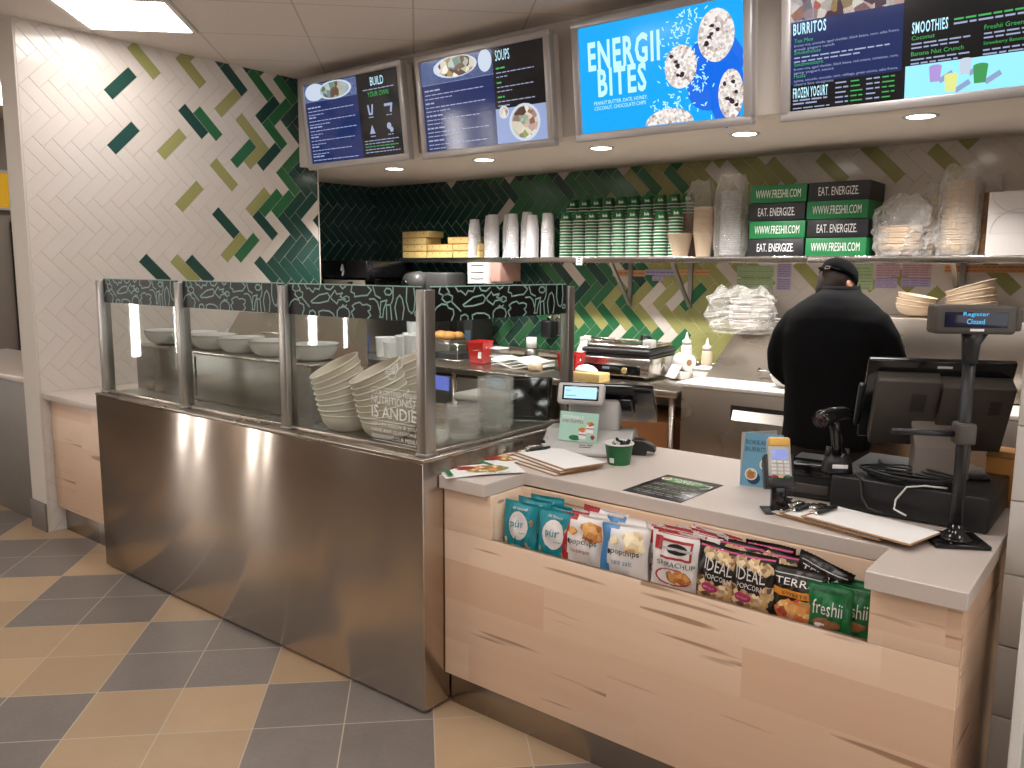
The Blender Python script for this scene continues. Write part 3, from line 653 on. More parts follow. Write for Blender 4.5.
def para(mb, x0, w, z, head, lines, y, hh=.017, th=.0075, sd=0, hm=1, tm=0, T=None):
    rn = random.Random(sd)
    if head: mb.text(head, x0, z, hh, None, y, hm, T)
    else: dash(mb, x0, x0+w*rn.uniform(.15, .3), z, hh*.75, y, hm, T, sd+9)
    for i in range(lines):
        z -= .022; dash(mb, x0, x0+w*(rn.uniform(.82, 1) if i < lines-1 else rn.uniform(.25, .5)), z, th, y, tm, T, sd+i)
    return z
MAT_S = [navy, blackscr, photoA, photoB, platec, lav, skyc, inkw, inkg, inkp]
def base_screen(t, w, h, f, rects, extra=None):
    mb = MB().box(f*.9, w-f*.9, .012, .03, f*.9, h-f*.8, 1)
    for (a, b, c, d, mi) in rects: mb.rect(f+a*(w-2*f), f+b*(w-2*f), f+c*(h-2*f), f+d*(h-2*f), .0115, mi)
    if extra: extra(mb)
    return mb.build('screen', MAT_S, t)
Y0 = .0108
# screen 1
t, w, h, f = screen_frame('menu_screen', 'leftmost menu screen, blue dish list beside a black build your own panel', -2.872, -1.877, 2.215, 2.803, 1.80, 1.73)
iw, ih = w-2*f, h-2*f
def ex(mb):
    mb.disc(f+iw*.12, f+ih*.9, .1, .055, Y0, 4); mb.disc(f+iw*.34, f+ih*.89, .17, .058, Y0-.0002, 4); mb.disc(f+iw*.34, f+ih*.89, .145, .05, Y0-.0004, 2)
s1 = base_screen(t, w, h, f, [(0, .58, 0, 1, 0), (.58, 1, 0, 1, 1), (0, .58, .78, 1, 5)], ex)
mb = MB()
for i in range(6): para(mb, f+.02, iw*.53, f+ih*(.7-.125*i), None, 2, Y0-.0006, sd=i, hm=2, tm=0)
mb.text('BUILD', f+iw*.79, f+ih*.85, .05, .12, Y0-.0006, 3, None, 'c'); dash(mb, f+iw*.64, f+iw*.95, f+ih*.8, .008, Y0, 0)
mb.text('YOUR OWN', f+iw*.79, f+ih*.72, .03, .19, Y0-.0006, 1, None, 'c')
for i, (cx, cz) in enumerate(((.7, .56), (.88, .56), (.7, .33), (.88, .33))):
    x, z = f+iw*cx, f+ih*cz
    if i == 0: mb.strip([(x-.02, z+.03), (x-.012, z-.02), (x+.012, z-.02), (x+.02, z+.03)], .014, Y0-.0006, 0)
    if i == 1: mb.strip([(x-.03, z+.02), (x+.03, z+.02), (x+.02, z-.02)], .016, Y0-.0006, 0)
    if i == 2: mb.prism([(x-.025, z-.025), (x+.025, z-.025), (x, z+.03)], -.0002, 0, 0, Matrix.Translation((0, Y0-.0006, 0)) @ Matrix.Rotation(R(90), 4, 'X'))
    if i == 3: mb.disc(x-.008, z+.01, .02, .02, Y0-.0006, 0); mb.disc(x+.012, z-.014, .016, .016, Y0-.0006, 0)
    dash(mb, x-.022, x+.025, z-.045, .008, Y0-.0006, 0, None, i)
for i in range(5): dash(mb, f+iw*.61, f+iw*(.96 if i % 2 == 0 else .9), f+ih*(.19-.035*i), .008, Y0-.0006, 1 if i == 2 else 0, None, i+40)
mb.build('menu_text', [inkw, inkg, inkw, inkp], s1)
# screen 2
t, w, h, f = screen_frame('menu_screen', 'second menu screen from the left, blue dish list with soups heading and soup bowl photo', -1.766, -.77, 2.206, 2.795, 1.80, 1.73)
def ex(mb):
    mb.disc(f+iw*.3, f+ih*.9, .17, .06, Y0, 4); mb.disc(f+iw*.31, f+ih*.9, .145, .055, Y0-.0002, 3); mb.disc(f+iw*.33, f+ih*.93, .08, .035, Y0-.0004, 2); mb.disc(f+iw*.55, f+ih*.9, .05, .06, Y0-.0002, 4)
    cx, cz = f+iw*.83, f+ih*.2
    mb.disc(cx, cz, .108, .1, Y0, 4); mb.disc(cx, cz, .092, .085, Y0-.0002, 3); mb.disc(cx, cz+.01, .03, .025, Y0-.0004, 2, n=9, wob=.4); mb.disc(f+iw*.675, f+ih*.33, .035, .035, Y0-.0002, 4); mb.disc(f+iw*.675, f+ih*.33, .028, .028, Y0-.0004, 3)
s2 = base_screen(t, w, h, f, [(0, .61, 0, 1, 0), (.61, 1, .37, 1, 1), (.61, 1, 0, .37, 5), (0, .61, .74, 1, 5)], ex)
mb = MB()
for i in range(5): para(mb, f+.02, iw*.54, f+ih*(.67-.14*i), None, 2, Y0-.0006, sd=i+20, hm=0, tm=0)
mb.text('SOUPS', f+iw*.635, f+ih*.87, .055, .1, Y0-.0006, 3)
for i in range(3): para(mb, f+iw*.635, iw*.33, f+ih*(.78-.15*i), None, 2, Y0-.0006, sd=i+30, hm=1, tm=0)
mb.build('menu_text', [inkw, inkg, inkw, inkp], s2)
# screen 3
t, w, h, f = screen_frame('menu_screen', 'bright blue menu screen with coconut balls and the words ENERGII BITES', -.633, .336, 2.209, 2.80, 1.80, 1.73)
iw, ih = w-2*f, h-2*f
mb = MB().box(f*.9, w-f*.9, .012, .03, f*.9, h-f*.8, 0)
P3 = lambda a, b: (f+a*iw, f+b*ih)
for cx, cz, rx, rz in ((.86, .5, .2, .18), (.8, .35, .16, .2), (.93, .25, .12, .25)):
    x, z = P3(cx, cz); mb.disc(min(x, w-f-rx*.7), z, rx*.7, rz*.7, .0116, 1, n=24, wob=.06)
for k in range(230):
    a = random.gauss(.7, .1); b = random.random()
    if b < .25: a = random.gauss(.6, .09)
    if not (.4 < a < .985): continue
    x, z = P3(a, min(.97, max(.02, b))); an = random.uniform(0, 3.1); l = random.uniform(.008, .02)
    mb.strip([(x-l*math.cos(an)/2, z-l*math.sin(an)/2), (x+l*math.cos(an)/2, z+l*math.sin(an)/2)], .005, .0113, 3)
for cx, cz, r in ((.85, .72, .105), (.645, .5, .098), (.945, .2, .1)):
    x, z = P3(cx, cz); mb.disc(min(x, w-f-r*.62) if r == .1 else x, z, r*(.62 if r == .1 else .86), r*(1.1 if cx > .8 else 1), .0110, 2, n=30, wob=.015)
    for q in range(7): mb.disc(x+random.uniform(-.5, .3)*r, z+random.uniform(-.5, .6)*r, .012, .009, .0107, 4, n=7, wob=.3)
x, z = P3(.57, .03); mb.add([(x+.13*math.cos(q*math.pi/14), .0110, z-.012+.07*math.sin(q*math.pi/14)) for q in range(15)], [tuple(range(15))], 2)
s3 = mb.build('screen', [bluec, deepblue, ball, flake, seed], t)
mb = MB()
mb.text('ENERGII', f+iw*.06, f+ih*.6, .135, .41, .0104, 0, None, 'l', bold=.03); mb.text('BITES', f+iw*.12, f+ih*.345, .13, .28, .0104, 0, bold=.03)
for s, z, ww in (('PEANUT BUTTER, DATE, HONEY,', .255, .31), ('COCONUT, CHOCOLATE CHIPS', .205, .30)): mb.text(s, f+iw*.09, f+ih*z, .021, ww, .0104, 0)
mb.build('menu_text', [em('lit pale lettering', 'b5e6fa', 1.0)], s3)
# screen 4
t, w, h, f = screen_frame('menu_screen', 'rightmost menu screen with burritos, smoothies and frozen yogurt lists', .468, 1.52, 2.203, 2.80, 1.80, 1.73)
iw, ih = w-2*f, h-2*f
cupA, cupB, cupC = em('lit violet cup', 'a98fd0', .9), em('lit yellow cup', 'd9e08a', .9), em('lit green cup', '3f9a55', .8)
M4 = [navy, blackscr, photoA, photoB, platec, lav, skyc, cupA, cupB, cupC]
mb = MB().box(f*.9, w-f*.9, .012, .03, f*.9, h-f*.8, 1)
for a, b, c, d, mi in ((0, .47, .215, 1, 0), (0, .47, 0, .215, 1), (.47, 1, .24, 1, 1), (.485, 1, 0, .24, 6), (0, .47, .71, 1, 3), (0, .1, .71, 1, 5)): mb.rect(f+a*iw, f+b*iw, f+c*ih, f+d*ih, .0115, mi)
for cx, cz, mi, s in ((.6, .155, 7, .8), (.71, .18, 4, .75), (.66, .075, 8, .85), (.765, .115, 9, .9)):
    x, z = f+cx*iw, f+cz*ih
    mb.add([(x-.022*s, Y0, z-.035*s), (x+.022*s, Y0, z-.035*s), (x+.029*s, Y0, z+.035*s), (x-.029*s, Y0, z+.035*s)], [(0, 1, 2, 3)], mi); mb.disc(x, z+.036*s, .029*s, .01*s, Y0-.0002, mi)
    mb.strip([(x+.028*s, z-.03*s), (x+.07*s, z-.005*s)], .02, Y0+.0003, 5)
s4 = mb.build('screen', M4, t)
mb = MB(); y = Y0-.0006
mb.text('BURRITOS', f+.01, f+ih*.61, .045, .14, y, 2, bold=.02)
for i, (hd, l1, l2) in enumerate((('Tex Mex', 'brown rice, avocado, aged cheddar, black beans, corn, salsa fresca,', 'greek yogurt ranch'), ('Smokehouse', None, None), ('Southwestern', 'brown rice, aged cheddar, black beans, red onions, tomatoes, corn,', 'spicy yogurt sauce'), ('Fiesta', 'quinoa, avocado, avocado, corn, cabbage, green onions, salsa fresca,', 'cilantro lime vinaigrette'))):
    z = f+ih*(.545-.093*i); mb.text(hd, f+.015, z, .0155, None, y, 1)
    if l1: mb.text(l1, f+.015, z-.02, .0135, iw*.44, y, 0); mb.text(l2, f+.015, z-.036, .0135, .17, y, 0)
    else: dash(mb, f+.015, f+iw*.42, z-.018, .009, y, 0, None, 3); dash(mb, f+.015, f+iw*.3, z-.034, .009, y, 0, None, 4)
mb.text('FROZEN YOGURT', f+.012, f+ih*.105, .042, .15, y, 2, bold=.02); dash(mb, f+.012, f+.16, f+ih*.075, .01, y, 0, None, 1); dash(mb, f+.012, f+.13, f+ih*.048, .01, y, 0, None, 2); dash(mb, f+.012, f+.17, f+ih*.014, .007, y, 0, None, 5)
for c in range(2):
    for r in range(5): dash(mb, f+iw*(.2+.13*c), f+iw*(.255+.13*c), f+ih*(.178-.038*r), .009, y, 0, None, r*3+c); dash(mb, f+iw*(.265+.13*c), f+iw*(.315+.13*c), f+ih*(.178-.038*r), .008, y, 1, None, r*3+c+50)
mb.text('SMOOTHIES', f+iw*.505, f+ih*.475, .042, .13, y, 2, bold=.02); dash(mb, f+iw*.66, f+iw*.93, f+ih*.52, .011, y, 1, None, 61); dash(mb, f+iw*.66, f+iw*.95, f+ih*.49, .011, y, 0, None, 62)
for (hd, cx, cz) in (('Coconut', .505, .425), ('Banana Nut Crunch', .505, .31), ('Freshii Green', .77, .425), ('Strawberry Banana', .77, .31)):
    x, z = f+iw*cx, f+ih*cz; mb.text(hd, x, z, .0165, None, y, 1); dash(mb, x, x+.21, z-.019, .009, y, 0, None, int(cx*99+cz*9)); dash(mb, x, x+.17, z-.034, .009, y, 0, None, int(cx*77+cz*9))
mb.build('menu_text', [inkw, inkg, inkp], s4)

# ================================================================ bowls
def bowl_mesh(r, h, base, th=.005, lip=.004, n=32, rim=False):
    out = [(base*.9, 0), (base, .002)]
    for i in range(1, 9):
        q = i/8; out.append((base+(r-base)*(math.sin(q*math.pi/2)**.85)*1.0, .002+(h-.002)*q**1.25))
    out += [(r+lip, h), (r+lip, h+.003), (r, h+.004)]
    ins = [(max(.001, x-th), z+th*.8) for x, z in reversed(out[1:10])]
    prof = out+[(r-th*.6, h+.003)]+ins[1:]+[(.001, th)]
    return MB().lathe(prof, n, mis=[0]*9+[1 if rim else 0]*4+[0]*(len(prof)-14) if rim else None)
camxy = Vector((1.906, -1.925, 0))
bm0 = None
def bowl_stack(cx, cy, n, where, group, lean, step=.0285, z0=.9145):
    global bm0
    d = (camxy-Vector((cx, cy, 0))).normalized()
    p = Vector((cx, cy, z0)); prev = 0
    for i in range(n):
        a = lean*(i/(n-1))**.7
        rot = Matrix.Rotation(a, 3, d-d.cross(Vector((0, 0, 1)))*.12)
        lb = ('topmost tan fibre bowl of the ' if i == n-1 else 'bottom tan fibre bowl of the ' if i == 0 else 'tan fibre bowl inside the ')+where
        if bm0 is None:
            bm0 = bowl_mesh(.102, .066, .056, rim=True).build('fibre_bowl', ['tanbowl', 'tanrim']); b = bm0
        else: b = bm0.copy(); COL.objects.link(b)
        b.location = p; b.rotation_euler = rot.to_euler(); tag(b, lb, 'bowl', group)
        p = p+(rot @ Vector((0, 0, .35))+Vector((0, 0, .65)))*step
bowl_stack(-.605, .19, 8, 'left leaning stack beside the middle glass post', 'tan bowls in the left stack', R(27))
bowl_stack(-.37, .19, 8, 'right leaning stack behind the white glass lettering', 'tan bowls in the right stack', R(27))
bowl_stack(-.47, .4, 8, 'rear stack behind the two front bowl stacks', 'tan bowls in the rear stack', R(20))
# steel cold well with white serving bowls on it
t = thing('steel_cold_well', 'raised steel cold well behind the glass carrying white bowls', 'cold well', (-1.575, .47, .914))
MB().rbox(-.72, .72, -.26, -.07, .001, .225, .004).build('well_body', 'well_steel', t)
MB().rbox(-.725, .725, -.266, -.06, .225, .236, .003).build('well_top', 'chrome', t)
MB().box(-.16, -.15, -.263, -.26, .02, .21).build('door_gap', 'black_plastic', t)
wb = None
for i, (x, y, lb) in enumerate(((-2.17, .315, 'white serving bowl farthest left on the steel cold well'), (-1.94, .345, 'white serving bowl second from left on the steel cold well'), (-1.73, .315, 'white serving bowl third from left on the steel cold well'), (-1.495, .31, 'white serving bowl fourth from left on the steel cold well'), (-1.26, .32, 'white serving bowl fifth from left on the steel cold well'), (-.985, .33, 'white serving bowl on the right end of the steel cold well'))):
    if wb is None: wb = bowl_mesh(.108, .07, .058, .006, .002).build('serving_bowl', 'ceramic'); b = wb
    else: b = wb.copy(); COL.objects.link(b)
    b.location = (x, y, 1.1505); tag(b, lb, 'bowl', 'white bowls on the cold well')
# salad prep table behind with its sloped steel lid
t = thing('salad_prep_table', 'steel salad prep table with a sloped lid behind the white bowls', 'prep table', (-2.6, 1.29, 0))
MB().rbox(-.5, .75, -.36, .4, .01, .9, .004).build('table_body', 'steel', t)
lid = MB()
lid.add([(-.5, -.16, .9), (.44, -.16, .9), (.44, .4, .9), (-.5, .4, .9), (-.42, .02, 1.25), (.42, .02, 1.25), (.42, .4, 1.25), (-.42, .4, 1.25)], [(0, 1, 5, 4), (4, 5, 6, 7), (1, 2, 6, 5), (3, 0, 4, 7), (2, 3, 7, 6)])
l = lid.build('sloped_lid', 'steel', t)
MB().tube([(.02, -.075, 1.13), (.02, -.12, 1.14), (.2, -.12, 1.14), (.2, -.075, 1.13)], .009).build('lid_handle', 'chrome', l)
b = tag(MB().lathe([(.03, 0), (.033, .01), (.033, .1), (.028, .12), (.01, .135), (.006, .165), (.003, .17)], 16).build('squeeze_bottle', 'white_plastic', None, (-2.66, .98, .9005)), 'white nozzle bottle standing behind the white bowls on the left', 'bottle')
b.scale = (1, 1, 1.6)
# clear tubs stacked at the end of the counter
cl = None
def tub_stack(x, y, n, lb, r, step, group, h=.04):
    global cl
    m = MB().lathe([(r*.8, 0), (r*.86, .004), (r*.93, h-.012), (r, h-.01), (r+.004, h-.008), (r+.004, h-.002), (r*.95, h), (r*.3, h), (r*.28, h-.003), (.001, h-.003)], 28)
    o = None
    for i in range(n):
        if o is None: o = m.build('clear_tub', 'clear'); b = o
        else: b = o.copy(); COL.objects.link(b)
        b.location = (x+random.uniform(-.001, .001), y, .9145+i*step); tag(b, ('topmost ' if i == n-1 else '')+lb, 'plastic tub', group)
tub_stack(-.15, .56, 17, 'clear plastic tub in the taller round stack behind the end glass', .068, .0112, 'clear tubs in the tall stack', .032)
tub_stack(-.14, .36, 10, 'clear plastic tub in the shorter round stack behind the end glass', .06, .0112, 'clear tubs in the short stack', .032)
tub_stack(-.14, .19, 4, 'clear plastic tub in the lowest stack by the corner post', .055, .0112, 'clear tubs by the corner post', .032)
t = thing('tablet_stand', 'black tablet leaning on its stand beside the clear tubs', 'tablet', (-.17, .79, .9145), R(30))
MB().rbox(-.1, .1, -.006, .008, .0, .19, .005, 0, TM((0, 0, .004), rx=R(-24))).build('tablet_body', 'black_gloss', t)
MB().strip([(-.085, .015), (.085, .015), (.085, .175), (-.085, .175)], .002, -.0068, 0, TM((0, 0, .004), rx=R(-24)), True).build('tablet_bezel', 'dark_plastic', t)
MB().tube([(-.07, .07, .15), (-.07, .12, .004), (.07, .12, .004), (.07, .07, .15)], .005).build('stand_leg', 'black_plastic', t)
t = thing('white_food_tray', 'white tray in a steel rack on the counter behind the corner post', 'tray', (-.33, .72, .9145), R(4))
MB().rbox(-.11, .11, -.09, .09, .085, .115, .008).build('tray', 'white_plastic', t)
mb = MB()
for x in (-.1, .1):
    for y in (-.08, .08): mb.cyl((x, y, 0), (x, y, .085), .005)
for x in (-.1, .1): mb.cyl((x, -.08, .06), (x, .08, .06), .004)
mb.build('rack', 'chrome', t)
# flyers
def flyer(name, label, loc, rz, w, d, paint, cat='flyer', group=None):
    t = thing(name, label, cat, loc, rz, group)
    mb = MB()
    vs = []; nx, ny = 8, 3
    for j in range(ny+1):
        for i in range(nx+1): vs.append((-w/2+w*i/nx, -d/2+d*j/ny, .003+.004*math.sin(i/nx*3.1)**2+.004*(i/nx)))
    fs = [(j*(nx+1)+i, j*(nx+1)+i+1, (j+1)*(nx+1)+i+1, (j+1)*(nx+1)+i) for j in range(ny) for i in range(nx)]
    mb.add(vs, fs); q = mb.build('paper_sheet', 'paper', t)
    sm = q.modifiers.new('thick', 'SOLIDIFY'); sm.thickness = .0015
    p = MB(); T = Matrix.Translation((0, 0, .0095)) @ Matrix.Rotation(R(-90), 4, 'X'); paint(p, T)
    p.build('printed_picture', ['salad', 'green', 'redprint', 'black_ink', 'white_ink'], t); return t
def paint_a(p, T): p.disc(.02, 0, .075, .05, 0, 0, T, 18, .08); p.rect(-.13, -.11, -.06, .06, 0, 1, T); dash(p, -.1, -.05, .045, .008, 0, 3, T, 3); p.disc(-.05, .03, .035, .02, -.0004, 2, T, 12, .2); dash(p, .0, .1, -.066, .006, 0, 3, T, 5)
flyer('menu_flyer', 'folded food flyer lying on the maple side counter by the white wall', (-2.72, .62, .826), R(28), .3, .17, paint_a)
flyer('menu_flyer', 'food flyer with a green edge lying at the left end of the pale countertop', (.085, .2, .8502), R(55), .28, .14, paint_a, 'flyer', 'flyers on the countertop')
flyer('menu_flyer', 'food flyer tucked behind the clipboards near the glass end post', (.05, .4, .8502), R(75), .2, .13, paint_a, 'flyer', 'flyers on the countertop')

# ================================================================ snack bags
def bag(name, label, w, h, d, mats, base, paint, loc, rz=0, lean=0, roll=0, group=None):
    """a pillow bag standing on its bottom seal, front towards -y; base(u,v) picks the foil, paint adds the print on the front"""
    t = thing(name, label, 'snack bag', loc, rz, group)
    t.rotation_euler = (-lean, roll, rz)
    ph = random.uniform(0, 6)
    def bulge(u, v):
        e = max(0, min(1, (v-.05)/.9)); return d/2*(max(0, 1-abs(u)**2.6))**.7*max(0, math.sin(math.pi*e))**.55
    def S(u, v, side=-1, off=0):
        wv = w/2*(1-.06*math.sin(math.pi*v))
        wr = .004*math.sin(9*u+4*v+ph)*math.sin(math.pi*v)*(.4+abs(u))+.0035*math.sin(5*v*3+3*u+ph)*(1-abs(u))+.0025*math.sin(17*u-11*v+ph)*math.sin(math.pi*v)
        cr = .003*math.sin(3.1*u+ph)*(1 if v > .8 else .3)
        return Vector((u*wv, side*(bulge(u, v)+off)+(wr if side < 0 else -wr)*.8+cr*3*max(0, v-.7), v*h+(.0015*math.sin(u*40) if v > .99 else 0)))
    nx, ny = 26, 32
    mb = MB()
    for side in (-1, 1):
        vs = [S(-1+2*i/nx, j/ny, side) for j in range(ny+1) for i in range(nx+1)]
        for j in range(ny):
            for i in range(nx):
                a = j*(nx+1)+i; f = (a, a+1, a+nx+2, a+nx+1)
                mb.add([vs[q] for q in f], [(0, 1, 2, 3) if side < 0 else (3, 2, 1, 0)], base(-1+2*(i+.5)/nx, (j+.5)/ny) if side < 0 else 0, None, True)
    body = mb.build('foil_bag', mats, t)
    p = MB()
    def put(lst, off=.0012):
        def fn(pt): return S(max(-1, min(1, pt[0])), max(0, min(1, pt[2])), -1, off+.0006-pt[1])
        return fn
    paint(p, put)
    def grid_poly(pts, mi, off): pass
    p.build('bag_print', mats, t)
    return t
def blob(p, put, cu, cv, ru, rv, mi, off=.0012, n=16, wob=0, rings=3):
    rings = 6; n = max(n, 14); fn = put(None, off); vs = [fn((cu, 0, cv))]; fs = []
    ws = [1+wob*random.uniform(-1, 1) for _ in range(n)]
    for k in range(1, rings+1):
        for i in range(n):
            a = 2*math.pi*i/n; vs.append(fn((cu+ru*ws[i]*k/rings*math.cos(a), 0, cv+rv*ws[i]*k/rings*math.sin(a))))
    fs += [(0, 1+i, 1+(i+1) % n) for i in range(n)]
    for k in range(rings-1): fs += [(1+k*n+i, 1+(k+1)*n+i, 1+(k+1)*n+(i+1) % n, 1+k*n+(i+1) % n) for i in range(n)]
    p.add(vs, fs, mi, None, True)
def patch(p, put, u0, u1, v0, v1, mi, off=.001, slant=0):
    fn = put(None, off); k = 12
    vs = [fn((u0+(u1-u0)*i/k, 0, v0+(v1-v0)*j/k+slant*i/k)) for j in range(k+1) for i in range(k+1)]
    p.add(vs, [(j*(k+1)+i, j*(k+1)+i+1, (j+1)*(k+1)+i+1, (j+1)*(k+1)+i) for j in range(k) for i in range(k)], mi, None, True)
def word(p, put, s, cu, cv, hv, wu, mi, off=.002, slant=0):
    vs, fs = text_geo(s); mx = max(v[0] for v in vs); fn = put(None, off+.0022)
    p.add([fn((cu-wu/2+v[0]/mx*wu, 0, cv+v[1]*hv+slant*v[0]/mx)) for v in vs], fs, mi)
def paint_teal(p, put):
    blob(p, put, .02, .57, .6, .27, 1, .001); word(p, put, 'pür', .0, .5, .18, .78, 2, .0022); patch(p, put, .12, .5, .445, .455, 2, .002)
    word(p, put, 'All Natural', .05, .87, .05, .85, 1); word(p, put, 'popcorn', -.1, .16, .05, .5, 1)
    for u, v in ((.55, .24), (.68, .17), (-.72, .27), (-.6, .18), (.75, .66)): blob(p, put, u, v, .1, .055, 3, .002, 8, .3)
TEAL = ['tealbag', 'whitebag', pm('teal lettering', '1d7f98', .5), 'popcorn']
def teal(label, loc, rz, lean=.06, roll=0): return bag('snack_bag', label, .138, .178, .045, TEAL, lambda u, v: 0, paint_teal, loc, rz, lean, roll, 'teal bags in the snack trough')
ZB = .609
teal('teal popcorn bag at the front left corner of the snack trough', (.29, .158, ZB), .05)
teal('teal popcorn bag second from left at the front of the trough', (.432, .156, ZB), .06, .05, R(1))
teal('teal popcorn bag directly behind the front left teal bag', (.31, .208, ZB+.005), .03, .03)
teal('teal popcorn bag behind the second teal bag', (.445, .206, ZB), .05, .04)
teal('teal popcorn bag at the back against the trough wall', (.345, .243, ZB+.012), 0, .0, R(-2))
def paint_pop(chipm, scr):
    def f(p, put):
        p_ = [(-.35, .72, .2, .07), (.42, .8, .42, .11), (.52, .67, .45, .1)]
        for u, v, a, b in p_: blob(p, put, u, v, a, b, 3, .002, 12, .15)
        blob(p, put, -.52, .54, .07, .045, 2, .002); word(p, put, 'popchips', .15, .485, .13, 1.15, 2, .0022)
        word(p, put, scr, .05, .345, .09, .85, 4, .002); word(p, put, 'potato', .0, .14, .06, .6, 4, .002)
        blob(p, put, -.7, .1, .18, .05, 1, .0015)
    return f
def pop(kind, label, loc, rz, lean=.06, roll=0):
    if kind == 'r': m, fn = ['whitebag', 'redprint', 'black_ink', 'chip', 'redprint'], paint_pop(0, 'barbeque')
    else: m, fn = ['whitebag', 'bluebag', 'black_ink', 'chip_pale', pm('grey blue lettering', '5d7f99', .5)], paint_pop(0, 'sea salt')
    return bag('snack_bag', label, .165, .18, .055, m, lambda u, v: 1 if u < -.62+.25*abs(v-.5) or (v > .9 and u < -.2) else 0, fn, loc, rz, lean, roll, 'white crisp bags in the snack trough')
pop('r', 'white crisp bag with red side at the front of the trough beside the teal bags', (.535, .163, ZB), .1)
pop('r', 'red sided crisp bag behind the front red sided bag', (.545, .21, ZB), .06, .03)
pop('r', 'rearmost red sided crisp bag, its red corner standing highest', (.56, .245, ZB+.008), .02, .0, R(2))
pop('b', 'white crisp bag with blue side at the front of the trough', (.685, .163, ZB), .08)
pop('b', 'blue sided crisp bag standing behind the front blue sided bag', (.675, .215, ZB+.005), .05, .03)
def paint_sri(p, put):
    patch(p, put, -.8, .8, .94, .97, 1); patch(p, put, -.85, -.55, .7, .9, 1); patch(p, put, .55, .62, .6, .88, 1); patch(p, put, -.6, .6, .585, .62, 1); patch(p, put, -.55, .6, .84, .88, 1)
    blob(p, put, .05, .745, .42, .085, 2, .0015); patch(p, put, -.55, .65, .725, .765, 5, .0022); word(p, put, 'KETTLE', .05, .73, .03, .6, 0, .003)
    word(p, put, 'SRIRACHUP', .05, .48, .075, 1.45, 2, .002)
    blob(p, put, -.05, .31, .72, .14, 1, .001); blob(p, put, -.05, .315, .64, .12, 0, .0018); blob(p, put, .15, .315, .5, .11, 3, .0026, 14, .1)
SRI = ['whitebag', 'redprint', 'black_ink', 'chip', 'paper', 'silver_plastic']
def sri(label, loc, rz, lean=.05, roll=0): return bag('snack_bag', label, .168, .19, .05, SRI, lambda u, v: 1 if v > .955 else 0, paint_sri, loc, rz, lean, roll, 'red and white crisp bags in the snack trough')
sri('red and white crisp bag with black oval at the front of the trough', (.86, .165, ZB+.003), .04)
sri('red and white crisp bag half hidden left of the front one', (.815, .212, ZB), .06, .03)
sri('red and white crisp bag behind and right of the front one', (.905, .222, ZB+.004), -.05, .02)
sri('red and white crisp bag lying tipped against the trough back', (.93, .25, ZB+.003), -.1, .0, R(3))
def paint_corn(p, put):
    for u, v in ((-.5, .3), (0, .2), (.5, .3), (-.2, .36), (.45, .16), (-.6, .14), (.2, .33), (.7, .45), (-.75, .42), (.1, .84), (.6, .8), (-.4, .86)): blob(p, put, u, v, .3, .1, 3, .001, 10, .25)
    blob(p, put, .05, .62, .68, .15, 0, .0014); word(p, put, 'IDEAL', .05, .62, .18, 1.2, 1, .0022, -.03); word(p, put, 'POPCORN', .1, .5, .075, 1.1, 1, .0022, -.03)
    blob(p, put, -.25, .34, .38, .08, 2, .0022); word(p, put, 'SEA SALT', -.25, .325, .03, .5, 1, .003); patch(p, put, -.9, .9, .93, .955, 2)
CORN = ['blackbag', 'whitebag', 'pink', 'popcorn']
def corn(label, loc, rz, lean=.06, roll=0): return bag('snack_bag', label, .142, .182, .055, CORN, lambda u, v: 0, paint_corn, loc, rz, lean, roll, 'black popcorn bags in the snack trough')
corn('black popcorn bag with pink spot at the front beside the red and white bag', (.985, .165, ZB), .0, .04, R(3))
corn('black popcorn bag with pink spot second from left of its kind, at the front', (1.09, .16, ZB), -.02, .05, R(-2))
corn('black popcorn bag behind the left front popcorn bag', (1.03, .215, ZB+.006), .05, .03)
corn('black popcorn bag behind the right front popcorn bag', (1.14, .212, ZB+.004), -.04, .03)
corn('rearmost black popcorn bag against the trough back', (1.1, .25, ZB+.009), .03, .0)
def paint_ter(p, put):
    word(p, put, 'TERRA', .0, .74, .1, 1.5, 1, .002); patch(p, put, -.85, .85, .88, .895, 4); patch(p, put, -.85, .85, .56, .67, 2, .0015); word(p, put, 'SWEETS', .0, .59, .05, .9, 0, .0024)
    for u, v in ((-.3, .4), (.2, .44), (.35, .3), (-.1, .28), (-.45, .3), (.05, .37), (.45, .42)): blob(p, put, u, v, .32, .12, 3, .0015, 11, .2)
    patch(p, put, .35, .8, .08, .12, 4, .0026)
TER = ['blackbag', 'whitebag', pm('orange print', 'd98a2b', .4), 'veg', 'silver_plastic']
def ter(label, loc, rz, lean=.05, roll=0): return bag('snack_bag', label, .15, .172, .05, TER, lambda u, v: 0, paint_ter, loc, rz, lean, roll, 'black vegetable crisp bags in the snack trough')
ter('black vegetable crisp bag with an orange stripe at the front of the trough', (1.21, .16, ZB-.002), .0)
ter('black vegetable crisp bag tipped to the right behind the front one', (1.225, .212, ZB+.02), -.05, .02, R(14))
def paint_fr(p, put):
    word(p, put, 'freshii', .0, .5, .24, 1.3, 1, .002); blob(p, put, .0, .34, .6, .09, 2, .0016, 14, .15); blob(p, put, -.35, .3, .2, .05, 1, .002, 9, .3)
    word(p, put, 'trail mix', .0, .1, .06, .8, 1, .002)
    for k in range(4): patch(p, put, -.8, .8, .86+.02*k, .868+.02*k, 3)
FR = ['greenbag', 'whitebag', pm('nut picture', '8a5b38', .5, var=.4, scale=90), 'green_dk']
def fre(label, loc, rz, lean=.03, roll=0): return bag('snack_bag', label, .118, .15, .038, FR, lambda u, v: 0, paint_fr, loc, rz, lean, roll, 'green nut bags in the snack trough')
fre('green nut bag at the front, next to the black crisp bag', (1.296, .15, ZB-.0), .05)
fre('green nut bag at the front right corner of the trough', (1.348, .178, ZB-.0), .06)
